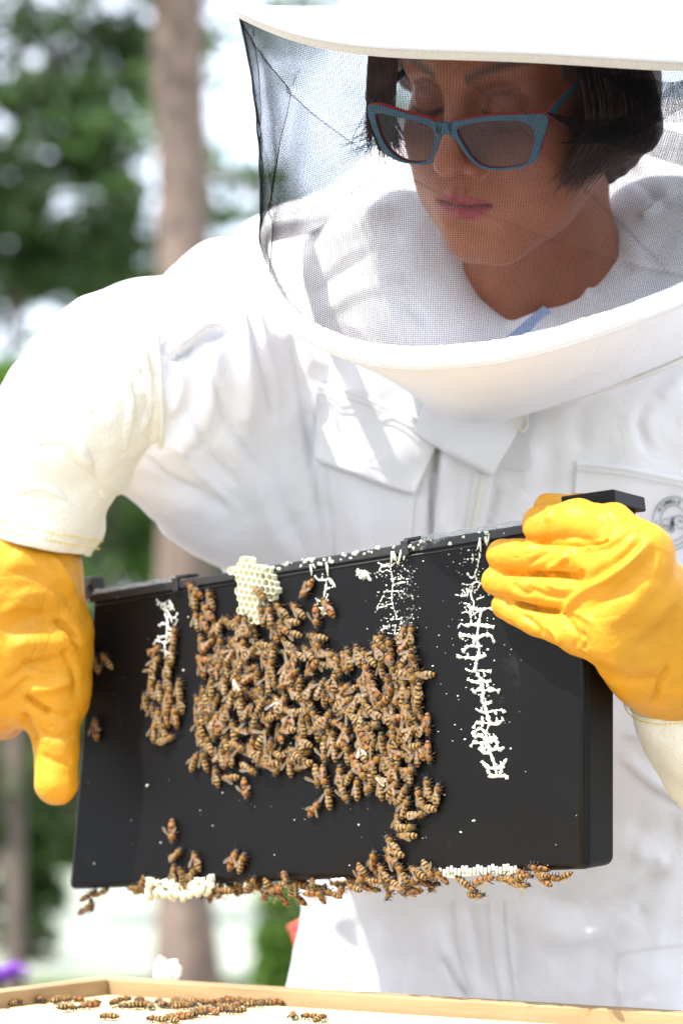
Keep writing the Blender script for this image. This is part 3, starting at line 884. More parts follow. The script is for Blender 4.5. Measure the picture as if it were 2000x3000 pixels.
# colour of the skin, lips, brows and lids
x, y, z = V[:, 0], V[:, 1], V[:, 2]; ax = np.abs(x)
cols = np.tile(np.array([.305, .104, .048]), (len(V), 1))
def tint(mask, c):
    global cols
    m = np.clip(mask, 0, 1)[:, None]; cols = cols * (1 - m) + np.array(c) * m
g8 = lambda d, w_: np.exp(-(d / w_) ** 2)
tint(.35 * g8(np.linalg.norm((V - [0, .1, -.04]), axis=1), .018) + .28 * g8(np.linalg.norm((np.stack([ax, y, z], 1) - [.04, .07, -.035]), axis=1), .022), (.42, .13, .085))
lipc = np.where(ax < .0225, 1, 0) * (y > .075)
ut = -.0655 - .0055 * (ax / .0225) ** 1.3 + .0015 * g8(ax - .005, .004) - .0015 * g8(ax, .0025); mt = -.0742 + 0 * ax; lb = -.0862 + .0098 * (ax / .0225) ** 2
up = 1 / (1 + np.exp(-(ut - z) / .0006)) * 1 / (1 + np.exp(-(z - lb) / .0006)); tint(up * lipc * .95, (.27, .035, .04))
mot = fnoise(V, 90, 61) * .5 + fnoise(V, 240, 62) * .35
cols = cols * (1 + .07 * mot[:, None] * np.array([.6, 1, 1.1]))
tint(g8(z - mt + .0003, .0011) * lipc, (.09, .015, .015))
bz = .021 + .010 * np.sin(np.clip((ax - .010) / .042, 0, 1) * math.pi * .62) - .004; bw = .0045 * np.clip((.054 - ax) / .02, .25, 1)
tint(.92 * g8(z - bz, bw) * (ax > .012) * (ax < .053) * (y > .03), (.075, .035, .022))
ez = -.0085 - .0035 * (1 - ((ax - .031) / .015) ** 2).clip(-.5, 1)
tint(.96 * g8(z - ez, .0021) * (np.abs(ax - .031) < .0155) * (y > .05), (.03, .015, .012))
tint(.75 * g8(np.linalg.norm(np.stack([ax - .031, (z - .002) * 1.4], 1), axis=1), .015) * (y > .05), (.24, .10, .075))
tint(.45 * g8(z - .0075, .0012) * (np.abs(ax - .031) < .014) * (y > .05), (.16, .07, .05))
Vw = under_hat(HC + (V * HS) @ HM.T, -.004)
body_o = part('body', Vw, F, M['skin'], keeper, True, cols)
bvh_head = BVHTree.FromPolygons([Vector(v) for v in Vw], [tuple(f) for f in F.tolist()])
# eyelashes
for s in (-1, 1):
    mb = MB()
    for q in range(20):
        u = -1 + 2 * q / 19; c = np.array([s * (.031 + u * .0125), .0845 - .006 * u * u, -.0085 - .0035 * (1 - u * u)])
        e = c + np.array([s * u * .002, .0050, -.0028]); mb.tube([H(c), H((c + e) / 2 + [0, .0006, -.001]), H(e)], [.00022, .00018, .00005], 4)
    mb.build('eyelash', M['brow'], body_o, True)

# ---------------- hair
def hairf(p):
    d = ell(p, (0, -.022, .036), (.090, .098, .096))
    ax = p.copy(); ax[:, 0] = np.abs(ax[:, 0])
    d = smin(d, rc(ax, (.080, .000, .040), (.086, -.004, -.040), .022, .024), .02)
    d = smin(d, ell(p, (0, -.060, -.040), (.075, .055, .075)), .03)
    cut = ell(p, (0, .085, -.02), (.066, .095, .105))           # opening for the face
    d = ssub(d, cut, .01)
    d = ssub(d, ell(p, (-.10, .05, -.07), (.05, .09, .05)), .02)
    st = np.sin(p[:, 0] * 420 + 3 * np.sin(p[:, 2] * 60)) * np.sin(p[:, 1] * 380 + 2 * np.sin(p[:, 2] * 45))
    return d + .0012 * st.astype(np.float32)
V, F = sculpt(hairf, (-.13, -.13, -.13), (.13, .11, .15), .0022, 1)
part('hair', under_hat(HC + (V * HS) @ HM.T), F, M['hair'], keeper)
mb = MB(); g = np.random.default_rng(21); HD = 1.785
def strand(P, r): mb.tube(catmull(P, 9), np.linspace(r, r * .25, 9), 4)
for q in range(420):          # right mass sweeping down
    a = np.array([1690 + g.uniform(0, 215), 215, 0]); D0 = HD + .045 * g.random()
    e = (a[0] - 60 + g.normal() * 12 - (a[0] - 1660) * .22, 560 - 150 * ((a[0] - 1660) / 270) ** 2 + g.normal() * 26 - abs(g.normal()) * 20)
    strand([W(a[0], 200, D0), W(a[0] + 25, 330, D0 - .01), W((a[0] + e[0]) / 2 + 40, 440, D0), W(e[0] + g.normal() * 6, e[1], D0 + .02)], .0007)
for q in range(46):          # wisps at the left
    y0 = g.uniform(330, 420); D0 = 1.86
    strand([W(1125 + g.normal() * 14, 150, D0), W(1105 + g.normal() * 14, 270, D0), W(1090 + g.normal() * 14, y0, D0), W(g.uniform(985, 1130), y0 + g.uniform(20, 70), D0)], .00042)
for q in range(120):
    xx = 1085 + g.uniform(0, 70)
    strand([W(xx, 110, 1.85), W(xx + g.normal() * 5, 220, 1.85), W(xx + g.normal() * 8 - 4, 330, 1.86), W(xx + 20 + g.normal() * 18, 430 + g.normal() * 25, 1.87)], .0010)
mb.build('hair_strand', M['hair'], bpy.data.objects['hair'], True, kind='stuff')

# ---------------- glasses
glasses = thing('glasses', 'cat-eye glasses with blue-grey frame and red inner edge worn by the keeper', 'glasses', tuple(H((0, .104, -.02))))
gp0 = H((0, .1045, -.02)); gN = HM @ np.array([0, 1.0, .10]); gN /= np.linalg.norm(gN)
def ong(x, y, off=0):
    px_, py_ = 1050 + x / 2.412, 100 + y / 2.412
    d = ray(px_, py_); p = CAM + d * (((gp0 - CAM) @ gN) / (d @ gN))
    loc = Hinv(p[None])[0]
    return p - gN * (3.2 * max(0, abs(loc[0]) - .030) ** 2) + gN * off
def loop(P, n, c=None):
    P = np.array(P, float); c = P.mean(0) if c is None else np.array(c, float)
    Q = catmull(P, 400, True); a = np.arctan2(Q[:, 1] - c[1], Q[:, 0] - c[0])
    out = []
    for k in range(n):
        t = -math.pi + 2 * math.pi * k / n; i = np.argmin(np.abs(np.angle(np.exp(1j * (a - t))))); out.append(Q[i])
    return np.array(out)
inL = [(105, 575), (135, 558), (200, 568), (300, 590), (430, 615), (515, 652), (545, 700), (535, 800), (500, 885), (400, 905), (300, 880), (210, 815), (150, 725), (118, 640)]
outL = [(38, 540), (45, 512), (130, 503), (250, 530), (400, 572), (510, 600), (580, 650), (592, 720), (560, 810), (520, 908), (430, 918), (290, 898), (180, 838), (120, 745), (70, 640)]
inR = [(700, 668), (790, 632), (950, 610), (1120, 617), (1195, 650), (1225, 720), (1210, 830), (1180, 912), (1080, 940), (960, 945), (870, 922), (800, 860), (740, 770)]
outR = [(640, 625), (760, 600), (950, 573), (1130, 570), (1285, 580), (1302, 640), (1272, 760), (1238, 880), (1195, 930), (1080, 957), (950, 958), (850, 930), (770, 855), (705, 760), (650, 690)]
def rimmesh(inn, out, c, off0, off1, grow, m, name):
    a = loop(inn, 72, c); b = loop(out, 72, c); ctr = np.array(c)
    a = ctr + (a - ctr) * (1 - grow * .5); b = b + np.array([0, -grow * 130]) * 1.0
    V = [ong(*q, off1) for q in a] + [ong(*q, off1) for q in b] + [ong(*q, off0) for q in b] + [ong(*q, off0) for q in a]
    F = []
    for r in range(4):
        for k in range(72): l = (k + 1) % 72; s_ = (r + 1) % 4; F.append((r * 72 + k, r * 72 + l, s_ * 72 + l, s_ * 72 + k))
    o = part(name, V, F, m, glasses, True, recalc=True); e = o.modifiers.new('es', 'EDGE_SPLIT'); e.split_angle = R(40)
for inn, out, c in ((inL, outL, (330, 720)), (inR, outR, (960, 770))):
    rimmesh(inn, out, c, -.0002, .0017, 0, M['teal'], 'rim')
    rimmesh(inn, out, c, -.0022, -.0003, .07, M['red'], 'inner_rim')
    a = loop(inn, 40, c); V = [ong(*q, 0) for q in a] + [ong(*c, .0008)]
    part('lens', V, [(k, (k + 1) % 40, 40) for k in range(40)], M['lens'], glasses)
brV = []
for off in (.0017, -.0018):
    for (x_, yt, yb) in ((555, 615, 700), (590, 622, 712), (625, 625, 712), (665, 620, 735)): brV += [ong(x_, yt, off), ong(x_, yb - 8, off)]
F = [(0, 2, 3, 1), (2, 4, 5, 3), (4, 6, 7, 5), (8, 9, 11, 10), (10, 11, 13, 12), (12, 13, 15, 14), (0, 8, 10, 2), (2, 10, 12, 4), (4, 12, 14, 6), (1, 3, 11, 9), (3, 5, 13, 11), (5, 7, 15, 13)]
part('bridge', brV, F, M['teal'], glasses, False, recalc=True)
for s in (1, -1):
    if s == 1: h0 = ong(1285, 610, -.001)
    else: h0 = ong(50, 540, -.001)
    e_ = H((s * .080, -.005, .004)); mid_ = H((s * .079, .055, .000))
    if s == 1:
        print('DEPTH hinge', PX(h0), 'ear', PX(e_), PX(H((.075, 0, 0))))
        Dh = PX(h0)[2]; mid_ = W(1672, 262, Dh + .018); e_ = W(1752, 182, Dh + .045)
    mb = MB(); P = catmull([h0, h0 * .3 + mid_ * .7, e_, e_ + (e_ - mid_) * .4 if s == 1 else H((s * .078, -.030, -.014))], 14)
    for off, mm, rr in ((0, 0, .0034), (-.0016, 1, .0033))[:2 if s == 1 else 1]:
        mb.tube(P - (HM @ np.array([s, 0, 0])) * (-off) , rr * np.linspace(1, .75, 14), 8, mi=mm, flat=(HM @ np.array([s, 0, 0]), .35))
    mb.build('temple', [M['teal'], M['red']], glasses, True)

# ---------------- hat
hC = W(1520, 92, 1.87); ha = W(690, 24, 1.905) - hC; hb = W(1480, 136, 1.688) - hC
hN = np.cross(hb, ha); hN /= np.linalg.norm(hN)
if hN[2] < 0: hN = -hN
NV = 720
def brim(t, s=1.0, up=0.0):
    """t 0..1: left, front, right, back"""
    a = 2 * np.pi * np.asarray(t)
    sag = .0035 * np.sin(a * 3 + 1) + .002 * np.sin(a * 5)
    return hC + s * (np.cos(a)[:, None] * ha + np.sin(a)[:, None] * hb) + hN * (up + sag * s)[:, None] if np.ndim(t) else hC
tt = np.arange(240) / 240
hat = thing('hat', 'white round-brimmed beekeeping hat on the keeper\'s head, cut by the top edge', 'hat', tuple(hC))
rows = [(.44, .004), (.50, .004), (.62, .003), (.8, .001), (.92, .0005), (1.0, 0)]
V = []
for s_, u_ in rows: V.append(brim(tt, s_, u_))
for s_, u_ in rows[::-1][:4]: V.append(brim(tt, s_ - .002, u_ - .0035))
V = np.concatenate(V); part('brim', V, grid_faces(len(rows) + 4, 240, False, True), M['hat'], hat)
V = []
for s_, u_ in ((.52, -.004), (.515, .002), (.51, .05), (.47, .085), (.38, .105), (.2, .115), (.02, .118)):
    V.append(brim(tt, s_, u_))
part('crown', np.concatenate(V), grid_faces(7, 240, False, True), M['hat'], hat)
mb = MB(); mb.tube(brim(tt, 1.0, -.001), .0034, 10, closed=True); mb.build('piping', M['hat'], hat, True)
V = np.concatenate([brim(tt, 1.002, -.003), brim(tt, .992, -.0065), brim(tt, .978, -.0098)])
part('veil_band', V, grid_faces(3, 240, False, True), M['band'], hat)

# ---------------- veil
RING = [(757, 700, 1.90), (838, 903, 1.80), (1080, 1020, 1.725), (1420, 1020, 1.692), (1770, 930, 1.70), (2060, 815, 1.77),
        (2250, 690, 1.90), (2200, 610, 2.04), (1900, 590, 2.13), (1500, 590, 2.17), (1120, 620, 2.15), (870, 650, 2.04)]
ringP = catmull([W(*r) for r in RING], NV, True)
topP = brim(np.arange(NV) / NV, .978, -.0095)
veil = thing('veil', 'black mesh veil hanging from the hat around the keeper\'s face to a white hoop', 'veil', tuple(W(1400, 600, 1.75)))
NS = 150
VT = np.arange(NV) / NV
FOLDS = [  # (t0, s0, t1, s1, width in t, push)
    (.045, .0, .42, 1.0, .006, .010), (.02, .0, .05, 1.0, .003, -.004), (.075, .0, .03, .62, .003, .005), (.13, .05, .02, .95, .004, .007),
    (.30, .10, .47, .55, .006, .009), (.22, .0, .38, .9, .007, .008), (.44, .25, .56, .75, .007, .014), (.42, .45, .60, .6, .006, -.012), (.47, .15, .60, .4, .006, .012)]
def veilpt(t, s):
    """t array 0..1, s array 0..1 -> points with slack folds"""
    i = (np.asarray(t) % 1) * NV; i0 = np.floor(i).astype(int) % NV; i1 = (i0 + 1) % NV; f = (i - np.floor(i))[:, None]
    a = topP[i0] * (1 - f) + topP[i1] * f; b = ringP[i0] * (1 - f) + ringP[i1] * f
    s = np.asarray(s)[:, None]
    P = a * (1 - s) + b * s
    ctr = (hC + W(1500, 700, 1.9)) / 2
    out = P - ctr; out -= hN * (out @ hN)[:, None]; out /= np.linalg.norm(out, axis=1)[:, None]
    env = (4 * s * (1 - s))[:, 0]
    t = np.asarray(t); s1 = s[:, 0]
    k = env * (-.008 + .0024 * np.sin(t * 2 * np.pi * 9 + 2 * s1) + .0010 * np.sin(t * 2 * np.pi * 23 + 5 * s1 + 1) + .0003 * np.sin(s1 * 40 + t * 60))
    slide = np.zeros(len(t)); 
    for (t0, s0, t1, s1_, wd, am) in FOLDS:
        ss = (s1 - s0) / (s1_ - s0); tc = t0 + (t1 - t0) * np.clip(ss, 0, 1); m = np.clip(ss * 8, 0, 1) * np.clip((1 - ss) * 8, 0, 1)
        e = np.exp(-((t - tc) / wd) ** 2); k = k + am * e * m * .45
        slide = slide + (t - tc) / wd * e * m * wd * -.6
    # squeeze threads together along each fold so that it reads darker
    i = ((t + slide) % 1) * NV; i0 = np.floor(i).astype(int) % NV; i1 = (i0 + 1) % NV; f = (i - np.floor(i))[:, None]
    a = topP[i0] * (1 - f) + topP[i1] * f; b = ringP[i0] * (1 - f) + ringP[i1] * f
    P = a * (1 - s) + b * s
    return P + out * k[:, None]
def threads():
    V = []; F = []; n = 0; rt = .000125
    def add(L_):   # L_: (lines, pts, 3) -> triangular tubes
        nonlocal n
        nl, m, _ = L_.shape
        T_ = np.gradient(L_, axis=1); T_ /= np.linalg.norm(T_, axis=2)[..., None] + 1e-12
        c = L_ - (hC - hN * .1); c = c - hN * (c @ hN)[..., None]
        N_ = np.cross(T_, c); N_ /= np.linalg.norm(N_, axis=2)[..., None] + 1e-12; B_ = np.cross(T_, N_)
        ring = np.stack([L_ + rt * (math.cos(a) * N_ + math.sin(a) * B_) for a in (0, 2.094, 4.189)], 2).reshape(-1, 3)
        b = (np.arange(nl)[:, None] * m + np.arange(m - 1)[None]).ravel() * 3 + n
        for k in range(3):
            l = (k + 1) % 3; F.append(np.stack([b + k, b + l, b + 3 + l, b + 3 + k], 1))
        V.append(ring); n += len(ring)
    m = 300
    for s_ in np.array_split(np.arange(1, NS) / NS, 6):
        tq = np.linspace(0, 1, m * 2 + 1); TT, SS = np.meshgrid(tq, s_)
        add(veilpt(TT.ravel(), SS.ravel()).reshape(len(s_), -1, 3))
    nv = 610; sq = np.linspace(.0, 1, 70)
    for tv in np.array_split(np.arange(nv) / nv, 6):
        TT, SS = np.meshgrid(tv, sq, indexing='ij')
        add(veilpt(TT.ravel(), SS.ravel()).reshape(len(tv), -1, 3))
    return np.concatenate(V), np.concatenate(F)
V, F = threads(); part('netting', V, F, M['net'], veil, False, kind='stuff')
def gather(c, wd, nl, nc, seed, D0):
    """bunched netting: a slack folded band of the same mesh"""
    mb = MB(); c = catmull(c, 90); t = np.gradient(c, axis=0); t /= np.linalg.norm(t, axis=1)[:, None]; nn = np.stack([-t[:, 1], t[:, 0]], 1)
    u = np.linspace(0, 1, 90); env = wd * (.04 + .96 * np.sin(np.pi * .5 * np.clip(u * 1.4, 0, 1)) ** 1.5)
    def pt(i, v):
        q = c[i] + nn[i] * v * env[i]; return W(q[0], q[1], D0 + .016 * math.sin(v * 5 + u[i] * 4 + seed) + .004 * math.sin(v * 13 - u[i] * 9))
    for k in range(nl):
        v = -1 + 2 * k / (nl - 1); mb.tube([pt(i, v) for i in range(int(2 + 38 * ((k * 7) % 5) / 5), 90)], .00014, 3, cap=False)
    for k in range(nc):
        i = int(k / nc * 89); mb.tube([pt(i, v) for v in np.linspace(-1, 1, 14)], .00016, 3, cap=False)
    return mb
gather([(1600, 330), (1720, 375), (1850, 395), (2030, 450)], 44, 34, 80, .5, 1.745).build('netting_fold', M['net'], veil, False, kind='stuff')
gather([(1760, 215), (1860, 260), (1960, 300), (2060, 280)], 60, 40, 70, 2.0, 1.765).build('netting_fold', M['net'], veil, False, kind='stuff')
gather([(1640, 420), (1760, 400), (1880, 345), (2040, 250)], 34, 24, 80, 3.2, 1.75).build('netting_fold', M['net'], veil, False, kind='stuff')
mb = MB(); rr = catmull([W(*r) for r in RING], 260, True)
mb.tube(rr + UP * -.003, .0068 + .0004 * np.sin(np.arange(260) * .13) + .00025 * np.random.default_rng(4).normal(size=260), 16, closed=True); mb.build('hoop', M['hat'], veil, True)
mb = MB(); mb.tube(rr + UP * -.0098 - FWD * .001, .0016, 8, closed=True); mb.build('zip_edge', M['cotton_seam'], veil, True)

# ---------------- suit
f32 = lambda *a: np.array(a, np.float32)
def wp(*a): return W(*a).astype(np.float32)
SUIT = dict(
    tl=(wp(1160, 1250, 2.13), wp(1220, 2000, 2.2), wp(1290, 2650, 2.27), wp(1230, 3000, 2.3)),
    tr=(wp(1850, 1250, 2.13), wp(1900, 2000, 2.2), wp(1850, 2650, 2.27), wp(1900, 3000, 2.3)))
def suitf(p):
    d = chain(p, SUIT['tl'], (.125, .128, .108, .115), .02)
    d = smin(d, chain(p, SUIT['tr'], (.135, .145, .14, .14), .02), .09)
    # upper arm on the image left, raised
    d = smin(d, rc(p, wp(830, 985, 2.08), wp(520, 1060, 2.01), .070, .055), .04)
    d = smin(d, rc(p, wp(540, 1040, 2.01), wp(270, 1120, 1.99), .056, .055), .03)
    d = smin(d, rc(p, wp(650, 830, 2.06), wp(760, 860, 2.1), .032, .05), .03)
    d = smin(d, rc(p, wp(585, 850, 2.03), wp(680, 825, 2.05), .025, .028), .010)
    d = smin(d, rc(p, wp(300, 985, 1.99), wp(390, 960, 2.0), .032, .034), .012)
    # loose cloth under the arm
    for (a, b, ra, rb) in (((480, 1330, 2.02), (900, 1560, 2.14), .028, .06), ((600, 1250, 2.05), (980, 1500, 2.15), .055, .08),
                           ((420, 1200, 2.0), (860, 1330, 2.12), .05, .07), ((390, 1330, 2.0), (640, 1460, 2.07), .022, .033), ((660, 1500, 2.07), (860, 1640, 2.13), .028, .04)):
        d = smin(d, rc(p, wp(*a), wp(*b), ra, rb), .03)
    # back and shoulders
    d = smin(d, rc(p, wp(960, 800, 2.14), wp(1260, 660, 2.22), .060, .064), .05)
    d = smin(d, rc(p, wp(1260, 660, 2.24), wp(1950, 640, 2.24), .06, .095), .05)
    d = smin(d, rc(p, wp(1900, 700, 2.2), wp(2300, 980, 2.12), .09, .085), .05)
    # collar sides leaving the neck open
    d = smin(d, rc(p, wp(1180, 760, 2.05), wp(1340, 985, 1.985), .052, .034), .03)
    d = smin(d, rc(p, wp(1950, 760, 2.02), wp(1645, 1020, 1.975), .062, .039), .03)
    # image-right arm
    d = smin(d, rc(p, wp(2300, 980, 2.1), wp(2480, 1700, 2.0), .085, .065), .05)
    d = smin(d, rc(p, wp(2480, 1700, 2.0), wp(2180, 2160, 1.93), .062, .045), .03)
    d = smin(d, rc(p, wp(1300, 2850, 2.28), wp(1250, 3600, 2.3), .105, .09), .03)
    d = smin(d, rc(p, wp(1850, 2850, 2.28), wp(1900, 3600, 2.3), .12, .10), .03)
    # neck hollow
    d = ssub(d, rc(p, wp(1500, 840, 1.93), wp(1640, 640, 1.93), .018, .05), .02)
    return d
cs = np.array([W(a, b, c) for a in (-60, 2750) for b in (380, 3500) for c in (1.85, 2.45)])
V, F = sculpt(suitf, (cs[:, 0].min(), 1.80, .45), (.47, 2.46, cs[:, 2].max()), .0032, 2)
nr = vnormals(V, F)
V += nr * (.0020 * fnoise(V, 38, 5) + .0013 * fnoise(V, 85, 6, aniso=(1.6, 1, .4)) + .0005 * fnoise(V, 210, 16, aniso=(1.4, 1, .5)))[:, None]
ST = [([(500, 1060), (600, 1000), (690, 960)], 9, -.006), ([(480, 900), (500, 960), (470, 1030)], 9, -.005), ([(520, 850), (560, 930), (540, 990)], 9, -.005), ([(600, 760), (640, 830), (650, 900)], 10, -.004), ([(620, 1100), (680, 1250), (780, 1400)], 12, -.005), ([(560, 1180), (600, 1300), (700, 1430)], 12, -.004), ([(500, 1280), (580, 1380), (700, 1500)], 11, .004), ([(420, 1330), (500, 1400), (600, 1450)], 9, -.004),
    ([(714, 874), (745, 1000), (780, 1120), (805, 1230)], 9, -.006), ([(735, 880), (775, 1030), (815, 1180)], 22, .004),
    ([(690, 880), (712, 1000), (730, 1190), (700, 1230)], 26, .006),
    ([(855, 995), (890, 1180), (918, 1365), (944, 1640)], 12, -.006), ([(885, 1010), (925, 1200), (955, 1450)], 26, .004),
    ([(644, 954), (600, 955), (560, 985), (529, 1008), (490, 1035)], 11, .006), ([(650, 975), (600, 985), (545, 1030), (500, 1060)], 12, -.006),
    ([(555, 983), (574, 1097), (548, 1206), (472, 1276)], 24, -.005), ([(600, 990), (625, 1100), (590, 1240), (500, 1330)], 28, .005),
    ([(500, 1060), (530, 1130), (500, 1220)], 14, .004), ([(470, 1010), (492, 1060), (480, 1110)], 10, -.004), ([(440, 1000), (470, 1120), (470, 1190)], 12, .004),
    ([(460, 880), (520, 900), (580, 890)], 26, -.005), ([(430, 900), (450, 960), (480, 1000)], 20, .004), ([(487, 842), (520, 880), (540, 930)], 15, -.006),
    ([(733, 1174), (780, 1330), (829, 1493), (912, 1671)], 26, -.004), ([(650, 1240), (760, 1450), (850, 1640)], 40, .004),
    ([(340, 1400), (520, 1440), (700, 1480)], 30, -.003), ([(960, 1080), (935, 1250), (925, 1340)], 14, -.005), ([(985, 1480), (990, 1600), (995, 1700)], 14, -.005),
    ([(1040, 1440), (1045, 1600)], 18, .003), ([(1285, 1300), (1272, 1400), (1262, 1620)], 10, -.009), ([(1310, 1330), (1300, 1450), (1290, 1600)], 20, .005),
    ([(1240, 1440), (1225, 1540), (1200, 1640)], 18, .004), ([(1340, 1420), (1325, 1560)], 10, -.003), ([(1460, 1420), (1420, 1560)], 10, -.003),
    ([(1560, 1300), (1540, 1420), (1490, 1560)], 30, .003), ([(1620, 1300), (1600, 1500)], 26, -.003), ([(1900, 1180), (1870, 1240), (1900, 1330)], 14, -.004),
    ([(1930, 1160), (2000, 1120)], 20, .004), ([(1700, 1200), (1690, 1320)], 30, -.002),
    # through the veil
    ([(860, 700), (980, 600), (1100, 520), (1160, 480)], 22, -.006), ([(880, 780), (1020, 680), (1150, 600)], 26, .007), ([(900, 860), (1040, 760), (1180, 690)], 16, -.006),
    ([(930, 640), (1050, 540)], 16, .004), ([(940, 920), (1060, 850), (1180, 830)], 22, .005), ([(1180, 880), (1250, 950)], 14, -.004),
    ([(1850, 480), (1900, 560), (1960, 600)], 20, -.006), ([(1960, 560), (1900, 620), (1880, 640)], 14, .006), ([(1800, 720), (1850, 800)], 22, -.004), ([(1700, 800), (1730, 880)], 16, .004),
    # below the feeder
    ([(1370, 2640), (1400, 2760), (1420, 2900)], 16, -.004), ([(1290, 2790), (1330, 2870), (1370, 2930)], 14, -.008), ([(1260, 2700), (1300, 2800), (1340, 2900)], 26, .006),
    ([(1560, 2620), (1700, 2660), (1860, 2600), (1950, 2540)], 30, -.006), ([(1560, 2700), (1720, 2740), (1880, 2680)], 44, .007), ([(1600, 2840), (1750, 2760), (1900, 2660)], 28, -.007),
    ([(1500, 2700), (1520, 2800), (1500, 2900)], 24, -.004), ([(1815, 2230), (1900, 2310), (2000, 2370)], 12, -.006), ([(1815, 2200), (1920, 2290), (2010, 2340)], 20, .006),
    ([(1820, 2150), (1900, 2165), (1960, 2150)], 8, .003), ([(1830, 2420), (1930, 2440), (2000, 2430)], 40, -.005), ([(1850, 2500), (1960, 2520)], 30, .005),
    ([(880, 2760), (930, 2800), (960, 2880)], 22, .004), ([(1000, 2700), (1040, 2800), (1050, 2900)], 30, -.004),
]
V = strokes(V, F, ST)
suit = part('bee_suit', V, F, M['cotton'], keeper)
bvh = BVHTree.FromPolygons([Vector(v) for v in V], [tuple(f) for f in F.tolist()])
def hit(px, py, off=0.0):
    d = Vector(ray(px, py)); r = bvh.ray_cast(Vector(CAM), d)
    D = r[3] if r[0] is not None else 2.05
    return CAM + np.array(d) * (D - off)
def patch(name, topl, botl, m, n=14, k=26, off=.003, thick=.0022, parent=None, bulge=0.0, relax=6):
    a = catmull(topl, k) if len(topl) > 2 else np.linspace(topl[0], topl[1], k); b = catmull(botl, k) if len(botl) > 2 else np.linspace(botl[0], botl[1], k)
    G = np.zeros((n, k, 3)); 
    for i in range(n):
        s = i / (n - 1)
        for j in range(k):
            q = a[j] * (1 - s) + b[j] * s; G[i, j] = hit(q[0], q[1], off + bulge * math.sin(math.pi * s))
    dd = (G - CAM) @ FWD
    for _ in range(relax):
        e = np.pad(dd, 1, mode='edge'); dd = .5 * dd + .125 * (e[:-2, 1:-1] + e[2:, 1:-1] + e[1:-1, :-2] + e[1:-1, 2:])
    G = CAM + (G - CAM) * (dd / ((G - CAM) @ FWD))[..., None]
    V = np.concatenate([G.reshape(-1, 3), G.reshape(-1, 3) + FWD * thick])
    F1 = grid_faces(n, k); F = [tuple(f) for f in F1] + [tuple(f[::-1] + n * k) for f in F1]
    bd = [(0, j) for j in range(k)] + [(i, k - 1) for i in range(1, n)] + [(n - 1, j) for j in range(k - 2, -1, -1)] + [(i, 0) for i in range(n - 2, 0, -1)]
    bi = [i * k + j for i, j in bd]
    for q in range(len(bi)): r_ = (q + 1) % len(bi); F.append((bi[q], bi[q] + n * k, bi[r_] + n * k, bi[r_]))
    return part(name, V, F, m, parent if parent else suit, True, recalc=True), G
def seamline(P, off=.004, r=.0005, m='cotton_seam', name='stitching', parent=None):
    mb = MB(); mb.tube([hit(*q, off) for q in catmull(P, 30)], r, 5); mb.build(name, M[m], parent if parent else suit, True)
# pocket flap and body, tab, zip, right pocket
patch('pocket', [(935, 1120), (1080, 1170), (1235, 1235)], [(985, 1640), (1080, 1640), (1200, 1640)], M['cotton'], 24, 26, .002)
patch('pocket_flap', [(927, 1122), (1000, 1138), (1120, 1178), (1250, 1245), (1280, 1300)], [(922, 1346), (985, 1372), (1060, 1398), (1130, 1425), (1213, 1449)], M['cotton'], 18, 34, .008, .003)
seamline([(930, 1135), (1060, 1165), (1225, 1245)], .0115); seamline([(932, 1150), (1060, 1182), (1222, 1262)], .0115)
patch('placket', [(1290, 1320), (1360, 1330), (1440, 1340)], [(1265, 1640), (1310, 1640), (1345, 1640)], M['cotton'], 24, 20, .004)
patch('zip_tape', [(1392, 1380), (1420, 1390), (1447, 1395)], [(1345, 1640), (1370, 1640), (1395, 1640)], M['cotton'], 24, 10, .006, .002)
mb = MB()
for q in range(60):
    s_ = q / 59; mb.box(hit(1417 - 50 * s_, 1390 + 250 * s_, .0085), RIGHT * .0012, FWD * .0007, UP * .0004)
mb.build('zip_teeth', M['button'], suit, kind='stuff')
patch('storm_tab', [(1248, 1170), (1380, 1200), (1550, 1200)], [(1209, 1268), (1310, 1330), (1437, 1397)], M['cotton'], 16, 30, .013, .003)
patch('storm_tab', [(1380, 1190), (1460, 1200), (1552, 1205)], [(1300, 1318), (1375, 1360), (1440, 1396)], M['cotton'], 12, 16, .0135, .003)
mb = MB(); c = hit(1528, 1238, .016)
a = np.linspace(0, 6.283, 28, endpoint=False); mb.tube([c + RIGHT * .0040 * math.cos(x_) + UP * .0062 * math.sin(x_) for x_ in a], .0009, 6, closed=True); mb.build('pull_loop', M['button'], suit, True)
patch('right_pocket', [(1686, 1352), (1850, 1368), (2110, 1420)], [(1668, 1680), (1850, 1690), (2100, 1720)], M['cotton'], 24, 30, .003, .002)
seamline([(1690, 1362), (1850, 1380), (2100, 1432)], .0056); seamline([(1688, 1378), (1850, 1396), (2100, 1448)], .0056)
seamline([(1545, 1290), (1550, 1372), (1470, 1372)], .002, .0004)
seamline([(1330, 2640), (1345, 2780), (1390, 2930)], .002, .0006); seamline([(1430, 2640), (1440, 2780), (1470, 2930)], .002, .0006); seamline([(1480, 2640), (1490, 2780), (1510, 2930)], .002, .0006)
seamline([(1810, 2795), (1900, 2780), (2050, 2765)], .002, .0006); seamline([(1810, 2795), (1815, 2950)], .002, .0006)
seamline([(1830, 2155), (1900, 2170), (1990, 2160)], .002, .0006)
